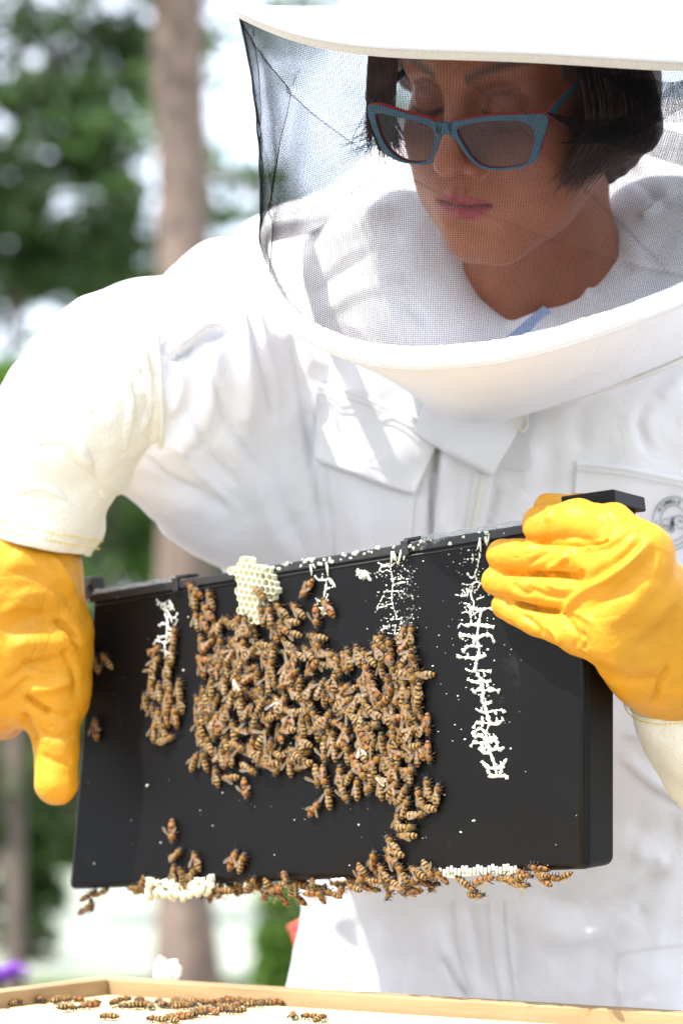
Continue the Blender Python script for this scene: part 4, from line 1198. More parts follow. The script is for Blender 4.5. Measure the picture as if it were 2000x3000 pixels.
# round badge with the bee
bad = lambda x_, y_: hit(1700 + x_ / 5.227, 1350 + y_ / 5.227, .0062)
bc = (1415, 955)
mb = MB()
def arc(rx, ry, a0, a1, r, cx=bc[0], cy=bc[1], n=60, rot=0):
    P = []
    for q in np.linspace(R(a0), R(a1), n):
        u, v = rx * math.cos(q), ry * math.sin(q); P.append(bad(cx + u * math.cos(rot) - v * math.sin(rot), cy - u * math.sin(rot) - v * math.cos(rot)))
    mb.tube(P, r, 5)
arc(318, 405, 0, 360, .00032); arc(262, 345, 172, 360, .00030); arc(205, 272, 0, 360, .00030)
arc(62, 60, 40, 320, .00028, 1305, 945); arc(40, 45, 60, 330, .00028, 1295, 1030); arc(85, 75, -30, 230, .00028, 1500, 915, rot=.5); arc(60, 60, -140, 120, .00028, 1520, 980)
arc(36, 50, 0, 360, .0003, 1392, 1045); arc(22, 30, 0, 360, .0006, 1400, 955)
for (p, q) in (((1395, 905), (1380, 845)), ((1405, 905), (1425, 845)), ((1370, 1000), (1430, 990)), ((1362, 1025), (1425, 1020)), ((1365, 1050), (1420, 1048)), ((1398, 880), (1400, 1000)), ((1390, 900), (1412, 985)), ((1540, 915), (1505, 935))):
    mb.tube([bad(*p), bad(*q)], .00035, 5)
mb.build('badge_print', M['ink'], suit, True)
for i, chx in enumerate('HUMBLE'):
    cu = bpy.data.curves.new('letter', 'FONT'); cu.body = chx; cu.size = 72 * K * 2.0 / 5.227 * 1.25; cu.align_x = 'CENTER'; cu.align_y = 'CENTER'; cu.extrude = .0001; cu.offset = .00012
    to = bpy.data.objects.new('letter_tmp', cu); COL.objects.link(to); dg = bpy.context.evaluated_depsgraph_get(); me = bpy.data.meshes.new_from_object(to.evaluated_get(dg)); bpy.data.objects.remove(to)
    ang = [143, 125, 110, 97, 84, 70][i]; cxp = bc[0] + 258 * math.cos(R(ang)); cyp = bc[1] - 335 * math.sin(R(ang))
    c = bad(cxp, cyp); rz = R(ang - 90) * .9
    xa = RIGHT * math.cos(rz) + UP * math.sin(rz); ya = -RIGHT * math.sin(rz) + UP * math.cos(rz)
    co = np.zeros(len(me.vertices) * 3); me.vertices.foreach_get('co', co); co = co.reshape(-1, 3)
    Vv = c + co[:, :1] * xa + co[:, 1:2] * ya - FWD * co[:, 2:3] - ORG[suit.name]
    me.vertices.foreach_set('co', Vv.ravel().astype(np.float32)); me.materials.append(M['ink']); o = bpy.data.objects.new('letter', me); link(o, suit)

# cloth skirt under the hoop, zipped to the suit
upc = [(880, 960, 1.79), (1080, 1030, 1.73), (1420, 1030, 1.70), (1770, 945, 1.71), (2080, 815, 1.78), (2260, 700, 1.9)]
loc_ = [(1000, 1040, 1.85), (1150, 1120, 1.90), (1360, 1238, 1.91), (1640, 1185, 1.91), (1960, 1068, 1.92), (2220, 960, 1.96)]
ua = catmull([W(*q) for q in upc], 80); la = catmull([W(*q) for q in loc_], 80)
V = []
for s in np.linspace(0, 1, 16):
    bl = .020 * math.sin(math.pi * s) * np.clip(np.sin(np.linspace(.1, 3.0, 80)), 0, 1)
    wv = .0016 * np.sin(np.linspace(0, 26, 80) + 3 * s) * s + .0022 * np.sin(np.linspace(0, 9, 80) - 5 * s) * np.sin(np.pi * s) + .0012 * np.sin(np.linspace(3, 41, 80) + 7 * s) * np.sin(np.pi * s)
    V.append(ua * (1 - s) + la * s - FWD * (bl + wv)[:, None] - UP * (.004 * math.sin(math.pi * s)))
for s in (.3, .7, 1.0): V.append(la + FWD * .10 * s + UP * .03 * s)
part('collar_skirt', np.concatenate(V), grid_faces(19, 80), M['cotton'], suit)
mb = MB(); P = catmull([W(1640, 1176, 1.905), W(1800, 1130, 1.905), W(1960, 1072, 1.91), W(2100, 1000, 1.93)], 40); mb.tube(P, .0018, 8); mb.build('zip_edge', M['cotton_seam'], suit, True)
# blue shirt collar inside the neck
mb = MB()
V = []
for s in np.linspace(0, 1, 8):
    for q in catmull([(1478, 992), (1520, 955), (1560, 920), (1592, 896)], 18):
        V.append(W(q[0] + s * 46, q[1] + s * 40, 1.934 + .012 * s * s + .004 * math.sin(s * 9) + .02 * s))
part('shirt_collar', np.array(V), grid_faces(8, 18), M['blue_cloth'], keeper)

# ---------------- glove, image left (held downward) with cream gauntlet
def gl1(p):
    d = chain(p, [wp(60, 1560, 1.985), wp(45, 1700, 1.98), wp(60, 1900, 1.98)], (.042, .048, .046), .01)
    d = smin(d, rc(p, wp(-60, 1700, 1.98), wp(-80, 1980, 1.99), .048, .040), .03)
    d = smin(d, rc(p, wp(0, 1950, 1.985), wp(-60, 2060, 1.99), .030, .024), .03)
    d = smin(d, chain(p, [wp(130, 1880, 1.975), wp(158, 2040, 1.97), wp(165, 2180, 1.965), wp(165, 2292, 1.96)], (.034, .024, .0155, .0163), .01), .018)
    for i in range(4):
        x0 = -20 - i * 62
        d = smin(d, chain(p, [wp(x0 + 10, 2010, 1.99), wp(x0 + 40, 2110, 2.03), wp(x0 + 90, 2080, 2.075)], (.017, .0135, .012), .004), .008)
    return d
c = W(40, 1950, 1.99); V, F = sculpt(gl1, W(-420, 2450, 1.99) + [0, -.09, 0], W(330, 1480, 1.99) + [0, .16, 0], .0016, 2)
nr = vnormals(V, F); V += nr * (.0007 * fnoise(V, 110, 8) + .0004 * fnoise(V, 260, 9))[:, None]
V = strokes(V, F, [([(30, 1760), (110, 1740), (200, 1770)], 18, .0022), ([(20, 1680), (120, 1690), (230, 1790)], 14, -.0018), ([(60, 1930), (130, 1960), (210, 1950)], 12, -.0025), ([(0, 2060), (50, 2020), (90, 1980)], 10, -.0028), ([(180, 1900), (215, 1960), (222, 2040)], 12, -.002), ([(150, 1620), (200, 1700), (240, 1800)], 12, .0018), ([(125, 2080), (170, 2100), (222, 2090)], 9, -.0018), ([(0, 1800), (60, 1770), (130, 1790)], 12, .002), ([(170, 1815), (205, 1845), (228, 1885)], 9, -.005), ([(150, 1830), (190, 1870), (215, 1910)], 14, .003), ([(75, 2040), (105, 2065), (150, 2090)], 9, -.006),
                   ([(85, 2020), (150, 2015), (220, 1990)], 16, .004), ([(0, 1850), (110, 1810), (190, 1830)], 26, -.004), ([(20, 1900), (120, 1880), (200, 1900)], 26, .004),
                   ([(20, 2000), (90, 1950), (190, 1930)], 14, -.003), ([(120, 2210), (160, 2230), (215, 2235)], 10, -.002), ([(110, 2140), (160, 2160), (225, 2150)], 9, -.002),
                   ([(70, 2090), (80, 2130), (100, 2170)], 12, -.006), ([(30, 1620), (120, 1660), (220, 1740)], 40, .003)])
gloveL = part('glove', V, F, M['leather'], keeper, label='yellow leather glove pointing its thumb down at the left edge')
# gauntlet: hollow bent sleeve
GP = catmull([W(425, 1110, 2.0), W(345, 1120, 1.995), W(265, 1185, 1.985), W(150, 1330, 1.98), W(110, 1450, 1.98), W(78, 1590, 1.98)], 60)
GR = np.interp(np.linspace(0, 1, 60), [0, .15, .35, .55, .75, .92, 1], [.066, .066, .063, .059, .054, .052, .049])
def bent(P, Rr, n, m_out, thick, seed, wob, name, parent, m):
    V, _ = tube(P, Rr, n, False, False); V = V.reshape(len(P), n, 3)
    a = np.arange(n) / n * 6.283; u = np.linspace(0, 1, len(P))
    rad = V - P[:, None]; q = rad / np.linalg.norm(rad, axis=2)[..., None]
    dsp = wob * (np.sin(a * 2 + seed)[None] * .6 + np.sin(a[None] * 3 + 9 * u[:, None] + seed) * .5 + .4 * np.sin(a[None] * 5 - 14 * u[:, None]) + .5 * np.sin(u[:, None] * 38 + 2 * np.sin(a[None] * 2)) * (.3 + .7 * np.sin(a[None] + 1)))
    O = V + q * dsp[..., None]; I = O - q * thick
    VV = np.concatenate([O.reshape(-1, 3), I[::-1].reshape(-1, 3)]); FF = grid_faces(2 * len(P), n, True, True)
    return VV, FF
V, F = bent(GP, GR, 90, None, .0022, 1.3, .0022, '', None, None)
V = V + vnormals(V, F) * (.0007 * fnoise(V, 120, 71) + .0005 * fnoise(V, 300, 72))[:, None]
V = strokes(V, F, [([(300, 880), (360, 960), (395, 1080)], 10, -.005), ([(330, 870), (395, 960), (430, 1080)], 11, .004), ([(180, 980), (260, 1080), (300, 1200)], 16, -.005), ([(150, 1020), (230, 1120), (270, 1240)], 16, .005), ([(100, 1180), (220, 1230), (330, 1330)], 12, -.005), ([(80, 1210), (190, 1265), (290, 1370)], 13, .005), ([(20, 1420), (130, 1400), (240, 1440), (300, 1500)], 11, -.004), ([(30, 1450), (140, 1430), (280, 1530)], 13, .003), ([(357, 983), (408, 1085), (414, 1174), (376, 1301)], 12, -.005), ([(385, 975), (432, 1085), (440, 1174), (400, 1301)], 14, .004), ([(319, 1046), (383, 1174), (357, 1333)], 16, .005),
                   ([(300, 1060), (355, 1180), (330, 1340)], 12, -.004), ([(255, 1301), (300, 1370), (312, 1440)], 14, -.006), ([(230, 1330), (280, 1400), (300, 1470)], 18, .005),
                   ([(60, 1270), (180, 1290), (270, 1350)], 34, .004), ([(40, 1340), (160, 1370), (250, 1430)], 30, -.003), ([(250, 940), (290, 1030), (280, 1120)], 34, -.003)])
MB_ = MB(); V_, _ = tube(GP[:3], GR[:3] + .0005, 60, False, False); MB_.tube(V_[:60] , .0022, 8, closed=True); 
cuffL = part('gauntlet', V, F, M['canvas'], gloveL, True, label='long cream canvas cuff of the left-hand glove')
MB_.build('cuff_hem', M['canvas'], gloveL, True)
# ---------------- glove, image right (gripping the feeder end)
def dfe(px, py, off): return onf(px, py, off).astype(np.float32)
fo = .0125
def gl2(p):
    # index, lying over the rim and lug
    d = chain(p, [dfe(1585, 1538, .011), dfe(1690, 1528, .013), dfe(1790, 1545, .016), dfe(1880, 1620, .020)], (.0122, .0128, .0135, .019), .004)
    d2 = chain(p, [dfe(1470, 1628, .0110), dfe(1580, 1630, .0150), dfe(1700, 1632, .0175), dfe(1850, 1670, .021)], (.0108, .0113, .0120, .018), .004)
    d3 = chain(p, [dfe(1448, 1700, .0105), dfe(1560, 1722, .0145), dfe(1690, 1735, .018), dfe(1830, 1760, .022)], (.0094, .0118, .0125, .018), .004)
    d4 = chain(p, [dfe(1478, 1775, .0085), dfe(1570, 1815, .012), dfe(1690, 1850, .016), dfe(1810, 1870, .020)], (.0088, .0105, .0135, .017), .004)
    d = smin(d, d2, .0014); d = smin(d, d3, .0014); d = smin(d, d4, .0014)
    pl = smin(rc(p, dfe(1850, 1680, .018), wp(1990, 1880, 1.72), .024, .038), rc(p, dfe(1800, 1830, .016), wp(1900, 1950, 1.74), .023, .030), .02)
    pl = smin(pl, rc(p, wp(1985, 1860, 1.725), wp(2040, 2030, 1.76), .036, .029), .02)
    d = smin(d, pl, .012)
    # thumb behind the feeder top
    th_ = chain(p, [wp(1605, 1488, 1.785), wp(1700, 1500, 1.80), wp(1850, 1620, 1.81), wp(1960, 1780, 1.77)], (.0100, .011, .014, .02), .006)
    return smin(d, th_, .006)
V, F = sculpt(gl2, W(1370, 2200, 1.72) + [0, -.10, 0], W(2260, 1400, 1.72) + [0, .16, 0], .00125, 1)
nr = vnormals(V, F); V += nr * (.0005 * fnoise(V, 120, 18) + .0003 * fnoise(V, 300, 19))[:, None]
V = strokes(V, F, [
    ([(1848, 1541), (1800, 1588), (1700, 1612)], 10, .003), ([(1899, 1585), (1855, 1636), (1791, 1687), (1702, 1742), (1650, 1792)], 11, .0042), ([(1880, 1575), (1835, 1625), (1770, 1668), (1690, 1715)], 15, -.0032),
    ([(1925, 1600), (1880, 1670), (1810, 1730), (1720, 1790)], 20, -.003), ([(1930, 1700), (1850, 1780), (1760, 1840)], 26, .002), ([(1523, 1582), (1593, 1586), (1676, 1591), (1746, 1597), (1791, 1586)], 5, -.0065),
    ([(1446, 1677), (1542, 1680), (1640, 1684), (1695, 1690)], 5, -.0065), ([(1695, 1672), (1702, 1682), (1690, 1695)], 6, -.003), ([(1504, 1765), (1574, 1784), (1641, 1792)], 5, -.006),
    ([(1545, 1655), (1575, 1635), (1610, 1618)], 8, -.0018), ([(1600, 1668), (1640, 1645), (1655, 1625)], 8, .002), ([(1640, 1670), (1665, 1640)], 7, -.0015),
    ([(1500, 1710), (1530, 1735), (1560, 1740)], 8, -.002), ([(1600, 1710), (1650, 1725), (1690, 1720)], 9, .002), ([(1540, 1720), (1600, 1745), (1660, 1750)], 9, -.002),
    ([(1525, 1800), (1565, 1830), (1590, 1870)], 9, -.002), ([(1600, 1830), (1630, 1860), (1640, 1890)], 9, .0022), ([(1650, 1800), (1680, 1850), (1690, 1900)], 10, -.0025),
    ([(1705, 1905), (1715, 1880), (1700, 1850)], 8, -.002), ([(1640, 1790), (1700, 1800), (1740, 1830)], 10, .002), ([(1480, 1765), (1505, 1785)], 6, -.002), ([(1600, 1478), (1608, 1500), (1600, 1530)], 8, .0012),
    ([(1760, 1480), (1775, 1530), (1765, 1575)], 8, -.0015), ([(1820, 1520), (1800, 1560), (1775, 1585)], 8, .002), ([(1850, 1545), (1870, 1560)], 8, .003),
    ([(1960, 1950), (1930, 2010), (1915, 2060)], 9, -.003), ([(1830, 1990), (1880, 2000), (1940, 1985)], 14, -.0025), ([(1780, 1930), (1850, 1960), (1930, 1940)], 18, .002), ([(1990, 1780), (1930, 1860), (1850, 1900)], 24, -.0025), ([(2000, 1690), (1960, 1760), (1890, 1830)], 22, .002)])
gloveR = part('glove', V, F, M['leather'], keeper, label='yellow leather glove wrapped round the right end of the feeder')
GP2 = catmull([W(2000, 1985, 1.762), W(2040, 2080, 1.775), W(2120, 2190, 1.80), W(2260, 2330, 1.84)], 30)
V, F = bent(GP2, np.linspace(.0385, .052, 30), 70, None, .002, .4, .0016, '', None, None)
V = V + vnormals(V, F) * (.0007 * fnoise(V, 120, 71) + .0005 * fnoise(V, 300, 72))[:, None]
V = strokes(V, F, [([(1900, 2070), (1920, 2120), (1935, 2160)], 7, -.003), ([(1925, 2080), (1950, 2150), (1990, 2200)], 16, .002)])
part('gauntlet', V, F, M['canvas'], gloveR, True, label='cream canvas cuff of the right-hand glove')
def stitchbelt(P, Rr, u, name, parent, m='thread', n=90, dash=3):
    i = u * (len(P) - 1); i0 = int(i); c = P[i0]; t = P[min(i0 + 1, len(P) - 1)] - P[max(i0 - 1, 0)]; t /= np.linalg.norm(t)
    a0 = np.cross(t, FWD); a0 /= np.linalg.norm(a0); b0 = np.cross(t, a0); mb = MB()
    for k in range(n):
        L_ = []
        for f in (0, .35, .7):
            x_ = (k + f) / n * 6.283; L_.append(c + (Rr[i0] + .0022) * (math.cos(x_) * a0 + math.sin(x_) * b0))
        mb.tube(L_, .0004, 4)
    mb.build(name, M[m], parent, True, kind='stuff')
stitchbelt(GP2, np.linspace(.0385, .052, 30), .06, 'stitching', gloveR); stitchbelt(GP2, np.linspace(.0385, .052, 30), .13, 'stitching', gloveR)
stitchbelt(GP, GR, .93, 'stitching', gloveL); stitchbelt(GP, GR, .965, 'stitching', gloveL)

# red plastic tub behind the keeper's hip
tp = [W(848, 2722, 2.5), W(952, 2668, 2.5), W(1060, 2640, 2.56), W(1090, 2790, 2.56), W(980, 2850, 2.5), W(872, 2800, 2.5)]
tub = thing('red_tub', 'bright red plastic tub edge showing behind the keeper\'s white hip', 'tub', tuple(W(950, 2850, 2.55)))
V = tp + [p + FWD * .12 + RIGHT * .02 for p in tp]; n = 6
part('shell', V, [tuple(range(n)), tuple(range(2 * n - 1, n - 1, -1))] + [(i, i + n, (i + 1) % n + n, (i + 1) % n) for i in range(n)], M['pink'], tub, False, recalc=True)
mb = MB(); mb.tube([W(846, 2722, 2.492), W(952, 2666, 2.492), W(1060, 2636, 2.55)], .003, 8); mb.build('lip', M['pink'], tub, True)
mb = MB()
tb = W(950, 2850, 2.6)
for s in (-1, 1):
    for q in (-1, 1): MB().box([tb[0] + .16 + s * .07, tb[1] + q * .05, tb[2] / 2], [.012, 0, 0], [0, .012, 0], [0, 0, tb[2] / 2]).build('stand_leg', M['pine'], tub)
MB().box([tb[0] + .16, tb[1], tb[2] + .0], [.1, 0, 0], [0, .08, 0], [0, 0, .01]).build('stand_top', M['pine'], tub)

# ================================================================== BEES
def sph(c, r, nu, nv, colf=None, taper=None, bend=0):
    """lathe along x"""
    V = []; Cc = []
    for i in range(nu + 1):
        u = i / nu; th_ = math.pi * u; x_ = -math.cos(th_); rr_ = math.sin(th_)
        if taper: rr_ *= taper(u)
        for j in range(nv):
            a = j / nv * 2 * math.pi
            V.append((c[0] + x_ * r[0], c[1] + rr_ * math.cos(a) * r[1], c[2] + rr_ * math.sin(a) * r[2] + bend * (1 - u) ** 2))
            Cc.append(colf(u, a) if colf else (1, 1, 1))
    return np.array(V), [tuple(f) for f in grid_faces(nu + 1, nv, False, True)], np.array(Cc)
MMM = .001
AMB = (.33, .135, .010); TAN = (.34, .165, .022); ORA = (.29, .095, .012); DRK = (.014, .007, .004); PALE = (.40, .235, .055)
def abdomen(kind):
    bands = {0: [AMB, DRK, TAN, DRK, TAN, DRK, PALE, DRK, TAN, DRK], 1: [ORA, DRK, ORA, ORA, DRK, ORA, AMB, DRK, AMB, DRK], 2: [TAN, DRK, PALE, DRK, PALE, DRK, PALE, DRK, TAN, DRK]}[kind]
    wd = np.array([1.1, .5, 1.0, .7, .95, .75, .85, .8, .7, 1.3]); ed = np.cumsum(wd) / wd.sum()
    def cf(u, a):
        # u 0 = tail tip, 1 = waist
        b = bands[min(int(np.searchsorted(ed, min(1 - u, .999))), 9)]
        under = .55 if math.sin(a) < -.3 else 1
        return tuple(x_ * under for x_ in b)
    return sph((-4.9 * MMM, 0, 2.7 * MMM), (4.9 * MMM, 2.62 * MMM, 2.35 * MMM), 22, 12, cf, lambda u: .62 + .52 * u ** .8 - .16 * u ** 5, -.9 * MMM)
g = np.random.default_rng(77)
def thorax(kind):
    c = [(.22, .105, .010), (.25, .11, .009), (.18, .095, .012)][kind]
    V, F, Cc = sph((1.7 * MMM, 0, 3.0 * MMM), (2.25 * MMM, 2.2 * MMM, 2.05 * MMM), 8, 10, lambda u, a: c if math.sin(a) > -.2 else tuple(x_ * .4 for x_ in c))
    F = list(F); V = list(V); Cc = list(Cc)
    for q in range(110):      # fuzz
        d = g.normal(size=3); d[2] = abs(d[2]) * .9 - .2; d /= np.linalg.norm(d); b = np.array([1.7, 0, 3.0]) * MMM + d * np.array([2.15, 2.1, 1.95]) * MMM
        s_ = np.cross(d, g.normal(size=3)); s_ /= np.linalg.norm(s_); n0 = len(V)
        e = b + (d + g.normal(size=3) * .35) * g.uniform(.5, .95) * MMM
        V += [b - s_ * .09 * MMM, b + s_ * .09 * MMM, e]; F.append((n0, n0 + 1, n0 + 2)); cc = tuple(min(1, x_ * 1.5) for x_ in c); Cc += [c, c, cc]
    return np.array(V), F, np.array(Cc)
def headm():
    V, F, Cc = sph((4.7 * MMM, 0, 2.7 * MMM), (1.25 * MMM, 1.9 * MMM, 1.5 * MMM), 7, 9, lambda u, a: (.02, .012, .008) if abs(math.cos(a)) > .5 or u > .6 else (.12, .08, .03))
    F = list(F); n0 = len(V)
    for s in (-1, 1):
        T_, FT = tube(np.array([(5.3, .5 * s, 3.2), (6.4, 1.1 * s, 3.6), (7.6, 1.9 * s, 3.0)]) * MMM, .14 * MMM, 4); F += [tuple(i + n0 for i in f) for f in FT]; V = np.concatenate([V, T_]); Cc = np.concatenate([Cc, np.tile((.02, .012, .008), (len(T_), 1))]); n0 = len(V)
    return V, F, Cc
def wing(ang, lift):
    V = []; L_ = 8.2 * MMM
    prof = [(0, .25), (.15, .75), (.4, 1.15), (.65, 1.5), (.85, 1.35), (1, .35)]
    for u, wd in prof:
        for v in (-1, -.33, .33, 1):
            V.append((-u * L_, (v * wd * .80 + u * .30) * MMM, (.25 * math.sin(u * 3) + .12 * (v * v)) * MMM + u * lift))
    V = np.array(V); c, s = math.cos(ang), math.sin(ang)
    X = V[:, 0] * c - V[:, 1] * s; Y = V[:, 0] * s + V[:, 1] * c
    V = np.stack([X + 1.6 * MMM, Y, V[:, 2] + 4.85 * MMM], 1)
    return V, [tuple(f) for f in grid_faces(6, 4)]
def legm(side, k):
    x0 = (2.6, 1.6, .6)[k]; dx = (2.2, .2, -2.6)[k]; ln = (3.0, 3.6, 4.4)[k]
    ln *= .68; P = np.array([(x0, side * 1.2, 1.9), (x0 + dx * .35, side * (1.4 + ln * .45), 2.4), (x0 + dx * .6, side * (1.2 + ln * .8), .9), (x0 + dx * .95, side * (1.2 + ln * .98), .15)]) * MMM
    return tube(P, np.array([.32, .34, .3 if k < 2 else .42, .12]) * MMM, 5)
LIB = {}
for k in range(3):
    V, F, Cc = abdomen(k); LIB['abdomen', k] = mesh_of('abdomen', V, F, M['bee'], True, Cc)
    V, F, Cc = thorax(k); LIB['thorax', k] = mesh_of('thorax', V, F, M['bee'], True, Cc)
V, F, Cc = headm(); LIB['head'] = mesh_of('head', V, F, M['bee'], True, Cc)
WA = [(10, .2), (16, .4), (26, .6), (42, .9), (62, 1.0)]
for i, (a, l_) in enumerate(WA):
    for s in (-1, 1):
        V, F = wing(-s * R(a), l_ * MMM * .6); LIB['wing', i, s] = mesh_of('wing', V, F, M['wing'])
for s in (-1, 1):
    for k in range(3): V, F = legm(s, k); LIB['leg', s, k] = mesh_of('leg', V, F, M['beeleg'])
def child(name, me, par):
    o = bpy.data.objects.new(name, me); COL.objects.link(o); o.parent = par; return o
PROTO = {}
def proto(kind, w1, w2):
    key = (kind, w1, w2)
    if key in PROTO: return PROTO[key]
    parts = [('abdomen', LIB['abdomen', kind]), ('thorax', LIB['thorax', kind]), ('head', LIB['head']), ('wing', LIB['wing', w1, -1]), ('wing', LIB['wing', w2, 1])]
    parts += [('leg', LIB['leg', s, k]) for s in (-1, 1) for k in range(3)]
    PROTO[key] = parts; return parts
NB = [0]; STUFF = []
def bee(pos, n, hd, kind, w1, w2, label, group=None, scale=1.0, stuff=False):
    n = np.asarray(n, float); n /= np.linalg.norm(n); x_ = hd - n * (hd @ n); x_ /= np.linalg.norm(x_); y_ = np.cross(n, x_)
    Mx = np.eye(4); Mx[:3, 0] = x_ * scale; Mx[:3, 1] = y_ * scale; Mx[:3, 2] = n * scale; Mx[:3, 3] = pos
    if stuff or NB[0] >= 299:
        STUFF.append((Mx, proto(kind, w1, w2))); return
    NB[0] += 1
    e = bpy.data.objects.new('honeybee', None); e.empty_display_size = .005; COL.objects.link(e); e.matrix_world = Matrix(Mx.tolist())
    meta(e, label, 'bee', group or 'honeybees crawling over the feeder')
    for nm, me in proto(kind, w1, w2): child(nm, me, e)

g = np.random.default_rng(2024)
CL = ['amber', 'orange-banded', 'dark-striped']
def dirword(a):
    a = (a + 360) % 360
    return ['facing right', 'facing up-right', 'facing up', 'facing up-left', 'facing left', 'facing down-left', 'facing down', 'facing down-right'][int((a + 22.5) // 45) % 8]
def wingword(w1, w2): return 'wings folded' if max(w1, w2) <= 1 else ('wings spread' if min(w1, w2) >= 2 else 'one wing out')
USED = {}
def place(px, py, ang, where, kind=None, wings=None, off=0.0, group=None, tilt=0.12, scale=None, stuff=False, plane='f'):
    kind = int(g.choice(3, p=[.42, .2, .38])) if kind is None else kind
    w1, w2 = (int(x_) for x_ in (g.choice(5, 2, p=[.22, .3, .27, .14, .07]) if wings is None else wings))
    scale = g.uniform(1.02, 1.16) if scale is None else scale
    a = R(ang); n = fn_ + g.normal(size=3) * tilt
    hd = fx_ * math.cos(a) + fz_ * math.sin(a)
    pos = onf(px, py, off + .0003)
    lab = '%s bee, %s, %s, %s' % (CL[kind], wingword(w1, w2), dirword(ang), where)
    pos = pos - hd * .0 - fn_ * 0
    lab = lab if len(lab.replace('-', ' ').split()) <= 16 else lab.replace(', ' + wingword(w1, w2), '').replace('orange-banded', 'orange').replace('dark-striped', 'striped')
    bee(pos, n, hd, kind, w1, w2, lab, group, scale, stuff)
A = lambda x, y: (550 + x / 1.96, 1700 + y / 1.96)
PTS = []      # occupied
def put(x, y, ang, where, crop='A', **k):
    px_, py_ = A(x, y) if crop == 'A' else ((200 + x / 1.96, 1550 + y / 1.96) if crop == 'B' else ((150 + x / 1.845, 2250 + y / 1.845) if crop == 'C' else (x, y)))
    PTS.append((px_, py_)); place(px_, py_, ang, where, **k)
def region(x, y):
    h = 'left' if x < 750 else ('centre' if x < 1000 else 'right'); v = 'upper' if y < 1960 else ('middle' if y < 2090 else 'lower')
    return 'in the %s %s of the swarm' % (v, h)
# lone bees, each with a place of its own
for (x, y, a, wh, c, kd, wg) in [
    (45, 45, 130, 'on the clip at the top rim', 'A', 1, (3, 3)), (62, 95, 80, 'just under the rim clip', 'A', 0, (1, 0)), (142, 95, 100, 'second bee below the rim clip', 'A', 0, (1, 1)),
    (62, 220, 95, 'at the upper left tip of the swarm', 'A', 0, (1, 2)), (125, 170, 120, 'below the rim clip above the swarm', 'A', 1, (0, 0)), (108, 232, 110, 'first row at the upper left of the swarm', 'A', 1, (1, 1)),
    (690, 62, -135, 'alone in the gap right of the honeycomb', 'A', 1, (1, 2)), (637, 165, 135, 'beside the honeycomb in the gap', 'A', 0, (1, 1)), (808, 148, 122, 'highest bee on the small wax streak', 'A', 1, (2, 2)),
    (757, 222, -95, 'below the small wax streak', 'A', 1, (3, 3)), (540, 162, 135, 'touching the right foot of the honeycomb', 'A', 0, (1, 0)), (97, 352, 100, 'at the left edge of the swarm, upper part', 'A', 0, (3, 0)),
    (97, 487, 95, 'at the left edge of the swarm with a wing held out', 'A', 1, (3, 1)), (345, 1210, -80, 'alone below the swarm on the left', 'A', 1, (3, 4)), (178, 1112, 92, 'at the lower left foot of the swarm', 'A', 2, (3, 0)),
    (250, 1132, 180, 'on the lower left foot of the swarm', 'A', 0, (1, 2)), (372, 1090, -30, 'hanging below the left half of the swarm', 'A', 0, (2, 1)), (745, 1300, 42, 'alone in the gap below the middle of the swarm', 'A', 1, (4, 2)),
    (800, 1000, -85, 'alone in the notch of the swarm', 'A', 0, (3, 1)), (1390, 1180, 95, 'at the right end of the lower right arm of bees', 'A', 2, (1, 0)), (1445, 1215, 75, 'furthest right of all bees on the face', 'A', 2, (2, 0)),
    (1387, 842, -95, 'at the right edge of the swarm, middle', 'A', 1, (1, 1)), (1397, 1000, -92, 'at the right edge of the swarm, lower part', 'A', 1, (1, 1)), (1350, 540, 175, 'at the right edge of the swarm, upper part', 'A', 0, (1, 0)),
    (1290, 300, 80, 'at the upper right peak of the swarm', 'A', 0, (2, 1)), (1245, 300, 60, 'just left of the upper right peak', 'A', 0, (1, 1)), (1132, 330, 85, 'below the wide wax ladder', 'A', 0, (3, 0)), (1172, 370, 90, 'second bee below the wide wax ladder', 'A', 1, (0, 0)),
    (922, 490, -70, 'in the dip of the swarm between its two humps', 'A', 1, (1, 1)), (832, 440, 108, 'on the right slope of the left hump', 'A', 0, (1, 0)), (742, 322, 165, 'on top of the left hump', 'A', 2, (0, 0)),
    (1020, 605, 130, 'in the dark opening inside the swarm', 'A', 0, (1, 0)), (935, 642, -155, 'left side of the dark opening inside the swarm', 'A', 0, (0, 0)), (885, 620, 45, 'below the dip of the swarm', 'A', 2, (0, 1)),
    (120, 690, 130, 'behind the glove tip at the left edge', 'B', 0, (1, 3)), (168, 755, 90, 'middle of three beside the glove', 'B', 0, (3, 1)), (230, 745, 125, 'right one of three beside the glove', 'B', 0, (3, 3)),
    (125, 905, -95, 'alone left of the faint wax mark', 'B', 1, (3, 3)), (172, 1132, 85, 'alone low beside the glove thumb', 'B', 1, (4, 2)),
    (668, 355, -92, 'alone above the bees on the lower left comb', 'C', 1, (3, 3)), (692, 462, 35, 'second one up from the lower left comb', 'C', 0, (0, 0)), (792, 492, 110, 'right above the lower left comb', 'C', 0, (3, 3)),
    (680, 560, 80, 'climbing off the lower left comb', 'C', 0, (3, 1)), (722, 570, 100, 'middle of three on the lower left comb', 'C', 2, (0, 0)), (775, 562, 45, 'right one of three on the lower left comb', 'C', 2, (2, 2)),
    (1000, 485, 60, 'left one of a lone pair low on the face', 'C', 1, (4, 2)), (1048, 500, 62, 'right one of a lone pair low on the face', 'C', 0, (1, 1))]:
    put(x, y, a, wh, c, kind=kd, wings=wg, off=.0)
# bees on the honeycomb
for (x, y, a) in ((440, 85, -40), (437, 185, 88), (485, 190, 95)): put(x, y, a, 'standing on the cream honeycomb', off=.0065, kind=0)
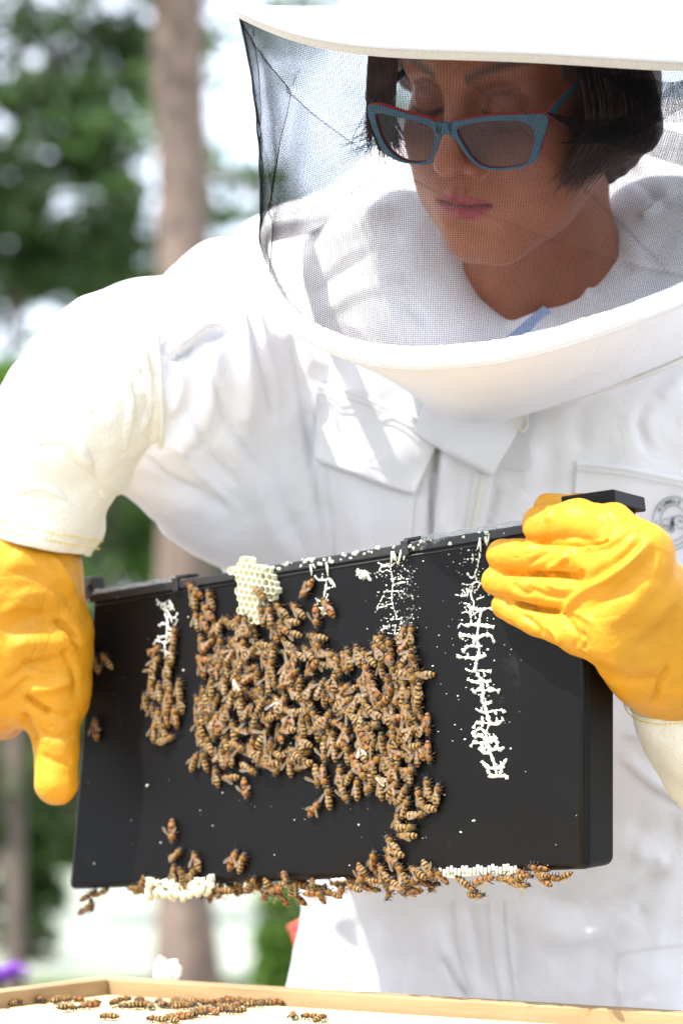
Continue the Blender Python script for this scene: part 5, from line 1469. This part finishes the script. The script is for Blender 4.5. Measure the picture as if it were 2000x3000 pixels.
# edge of the swarm
for (x, y, a) in [(145, 470, 85), (592, 240, 170), (600, 300, 160), (577, 352, 140), (495, 262, 150), (398, 315, 95), (207, 255, 60), (935, 432, 100), (985, 420, 100), (1027, 437, 95), (1285, 425, 45), (1320, 600, 110), (1310, 478, 60),
                  (1250, 662, 80), (1335, 732, 100), (1335, 985, 80), (1345, 1235, 100), (1375, 1292, 160), (1337, 1345, 5), (1270, 1290, 60), (1290, 1100, 75), (1190, 1217, 95), (1255, 1215, 50), (1122, 1180, 90), (1050, 1187, -90),
                  (990, 1182, 85), (950, 1120, 40), (887, 1110, 85), (918, 1232, -65), (825, 1230, 90), (757, 1140, -85), (797, 1142, -80), (685, 985, 10), (672, 1065, 195), (600, 1047, 85), (520, 1072, -120), (190, 1017, 200), (60, 1032, 60),
                  (110, 1015, 90), (88, 900, 120), (265, 997, 85), (1160, 1010, 110), (1215, 990, 95), (1075, 1090, 95), (985, 1060, 160), (850, 900, 90), (815, 905, 130)]:
    put(x, y, a, region(*A(x, y)).replace('in the', 'on the outer edge,'))
# left cluster
for (x, y, a) in [(622, 600, 80), (520, 688, 20), (612, 702, 80), (590, 782, 80), (520, 768, 60), (577, 852, 100), (505, 822, 70), (495, 902, 90), (537, 922, 90), (602, 932, 80), (652, 905, 85), (585, 982, 90), (460, 977, 80), (502, 1032, 80),
                  (532, 1072, 85), (577, 1062, 95), (632, 1062, 95), (512, 1147, 75), (562, 1145, 100), (580, 1197, 10), (655, 985, 95)]:
    put(x, y, a, 'in the narrow cluster left of the swarm', 'B', group='honeybees in the narrow left cluster')
# column down to the bottom edge
for (x, y, a) in [(1170, 2398, 85), (1200, 2420, 0), (1192, 2445, 175), (1152, 2468, 130), (1155, 2492, 160), (1103, 2512, 60), (1155, 2520, 140), (1128, 2552, 120), (1180, 2550, 110), (1225, 2552, 150), (1262, 2555, -60)]:
    put(x, y, a, 'in the chain of bees running down to the lower edge', 'P', group='honeybees in the chain down to the lower edge')
SW = [A(*q) for q in [(150, 270), (300, 200), (420, 260), (540, 230), (660, 330), (700, 330), (800, 380), (850, 460), (930, 470), (1040, 430), (1100, 340), (1280, 290), (1345, 420), (1340, 560), (1340, 760), (1380, 830), (1360, 1000), (1300, 1060),
                      (1240, 1250), (1150, 1200), (960, 1170), (900, 1000), (760, 900), (720, 900), (690, 1000), (600, 1070), (480, 1060), (270, 1010), (70, 1000), (80, 850), (70, 720), (140, 600), (90, 480), (110, 350)]]
HOLES = [(A(970, 575), 26), (A(770, 790), 16), (A(705, 480), 10), (A(385, 690), 10), (A(640, 680), 8), (A(1110, 640), 9)]
def fill(n, mind, stuff, off, it=9000):
    cnt = 0
    for q in range(it):
        if cnt >= n: break
        x, y = g.uniform(570, 1270), g.uniform(1790, 2360)
        if not inpoly(x, y, SW): continue
        if any((x - h[0][0]) ** 2 + (y - h[0][1]) ** 2 < h[1] ** 2 for h in HOLES): continue
        if any((x - a) ** 2 + ((y - b) * .8) ** 2 < mind * mind for a, b in PTS): continue
        PTS.append((x, y)); cnt += 1
        ang = 90 + g.normal() * 50 if g.random() < .78 else g.uniform(0, 360)
        place(x, y, ang, region(x, y), off=off + g.uniform(0, .0018), tilt=.22, stuff=stuff)
    return cnt
n1 = fill(112, 22.5, False, .0022)
SV = PTS; PTS = []
n2 = fill(110, 25, True, .0, 6000)
PTS = SV
# bees hanging under the bottom edge
def hang(px, dy, off, ang, where, **k):
    kind = int(g.integers(0, 2)); w1, w2 = (int(x_) for x_ in g.choice(5, 2, p=[.1, .2, .3, .25, .15]))
    pos = botpt(px, dy - 11, off); a = R(ang); hd = fx_ * math.cos(a) - fn_ * .3 * math.sin(a) + fz_ * math.sin(a)
    n = fn_ * .75 - fz_ * .65 + g.normal(size=3) * .45
    bee(pos, n, hd, kind, w1, w2, '%s bee, %s, %s, %s' % (CL[kind], wingword(w1, w2), dirword(ang), where), 'honeybees hanging under the feeder edge', g.uniform(.95, 1.1), **k)
for (x, dy, a) in ((262, 22, 0), (290, 18, 150), (275, 50, 60), (262, 70, 20)): hang(x, dy, -.004, a, 'hanging under the far left corner')
for q in range(84):
    px_ = 400 + 900 * (q + g.random()) / 84; wdt = 34 + 26 * math.exp(-((px_ - 900) / 120) ** 2) + 34 * math.exp(-((px_ - 1170) / 50) ** 2) - 12 * (px_ < 480)
    hang(px_, g.uniform(0, wdt), g.uniform(-.020, .003), g.choice([0, 180, 90, 270]) + g.normal() * 35, 'under the feeder, ' + ['in its left part', 'left of the middle', 'at its middle', 'right of the middle'][int(np.clip((px_ - 640) / 165, 0, 3))] if px_ > 640 else 'hanging beneath the cream comb pegs')
for (x, dy, a) in [(1360, 22, 100), (1385, 40, -60), (1400, 62, -50), (1420, 18, 10), (1445, 26, 180), (1480, 24, 170), (1512, 28, 200), (1535, 40, 0), (1545, 8, -40), (1575, -10, 140), (1590, 14, 190), (1620, 18, 0), (1600, 32, 160), (1640, 20, 170)]:
    hang(x, dy, -.002, a, 'under the right end of the lower edge')
# bees on the top bars in the box
def onbox(x, y, ang, where, **k):
    px_, py_ = x / 1.568, 2650 + y / 1.568
    pos = onz(px_, py_ + 8, ztb + .0003); a = R(ang); hd = RIGHT * math.cos(a) + np.array([0, 1.0, 0]) * math.sin(a)
    kind = int(g.integers(0, 3)); w1, w2 = (int(x_) for x_ in g.choice(5, 2, p=[.3, .4, .2, .1, 0]))
    bee(pos, ZU + g.normal(size=3) * .08, hd, kind, w1, w2, '%s bee, %s, %s, %s' % (CL[kind], wingword(w1, w2), dirword(ang), where), 'honeybees on the frames in the hive box', 1.0, **k)
for (x, y) in [(20, 440), (45, 425), (75, 452), (100, 428), (120, 440), (155, 432), (200, 425), (190, 440)]: onbox(x, y, g.uniform(0, 360), 'on the frames near the left corner of the box')
for (x, y) in [(290, 442), (330, 436)]: onbox(x, y, 0 if x < 300 else 170, 'in a pair right of the box corner')
for (x, y, a, wh) in [(320, 478, 20, 'small lone one on the top bar'), (400, 470, 200, 'left of a pair on the top bar'), (430, 455, 30, 'right of a pair on the top bar'), (495, 518, 150, 'low on the bar in front'), (525, 455, 80, 'left of the main group on the frames')]: onbox(x, y, a, wh)
for (x, y) in [(570, 440), (585, 470), (620, 468), (640, 442), (665, 460), (690, 468), (730, 450), (750, 462), (775, 465), (815, 445), (830, 462), (850, 470), (890, 462), (915, 450), (710, 530), (780, 530), (800, 520), (840, 512), (880, 505), (915, 505), (935, 490), (975, 492),
               (960, 455), (1000, 452), (1030, 440), (1020, 470), (1050, 482), (1075, 492), (1085, 442), (1110, 460), (1130, 448)]: onbox(x, y, g.choice([0, 180]) + g.normal() * 45, 'in the main group on the frames')
for (x, y, a, wh) in [(1180, 462, 10, 'right of the main group on the frames'), (1210, 452, 200, 'second right of the main group'), (1245, 450, 180, 'last on the right of the group'), (1345, 512, 90, 'left of three at the lower middle'), (1420, 518, 160, 'middle of three at the lower middle'), (1475, 525, 60, 'right of three at the lower middle')]: onbox(x, y, a, wh)
# the bees underneath: one joined mass
if STUFF:
    Vs, Fs, Cs, Ms, n0 = [], [], [], [], 0
    cache = {}
    def arr(me):
        if me.name not in cache:
            co = np.zeros(len(me.vertices) * 3); me.vertices.foreach_get('co', co)
            fs = [tuple(p.vertices) for p in me.polygons]
            cc = np.tile((.05, .02, .008), (len(me.vertices), 1))
            if 'Col' in me.color_attributes:
                c4 = np.zeros(len(me.vertices) * 4); me.color_attributes['Col'].data.foreach_get('color', c4); cc = c4.reshape(-1, 4)[:, :3]
            cache[me.name] = (co.reshape(-1, 3), fs, cc)
        return cache[me.name]
    for Mx, parts in STUFF:
        for nm, me in parts:
            co, fs, cc = arr(me); Vs.append(co @ Mx[:3, :3].T + Mx[:3, 3]); Fs += [tuple(i + n0 for i in f) for f in fs]; Cs.append(cc); n0 += len(co)
            Ms += [1 if nm == 'wing' else 0] * len(fs)
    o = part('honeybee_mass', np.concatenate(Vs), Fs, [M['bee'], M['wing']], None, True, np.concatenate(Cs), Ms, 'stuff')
    meta(o, 'packed layer of honeybees beneath the ones crawling on top', 'bees')
print('bees', NB, 'stuff', len(STUFF), n1, n2)
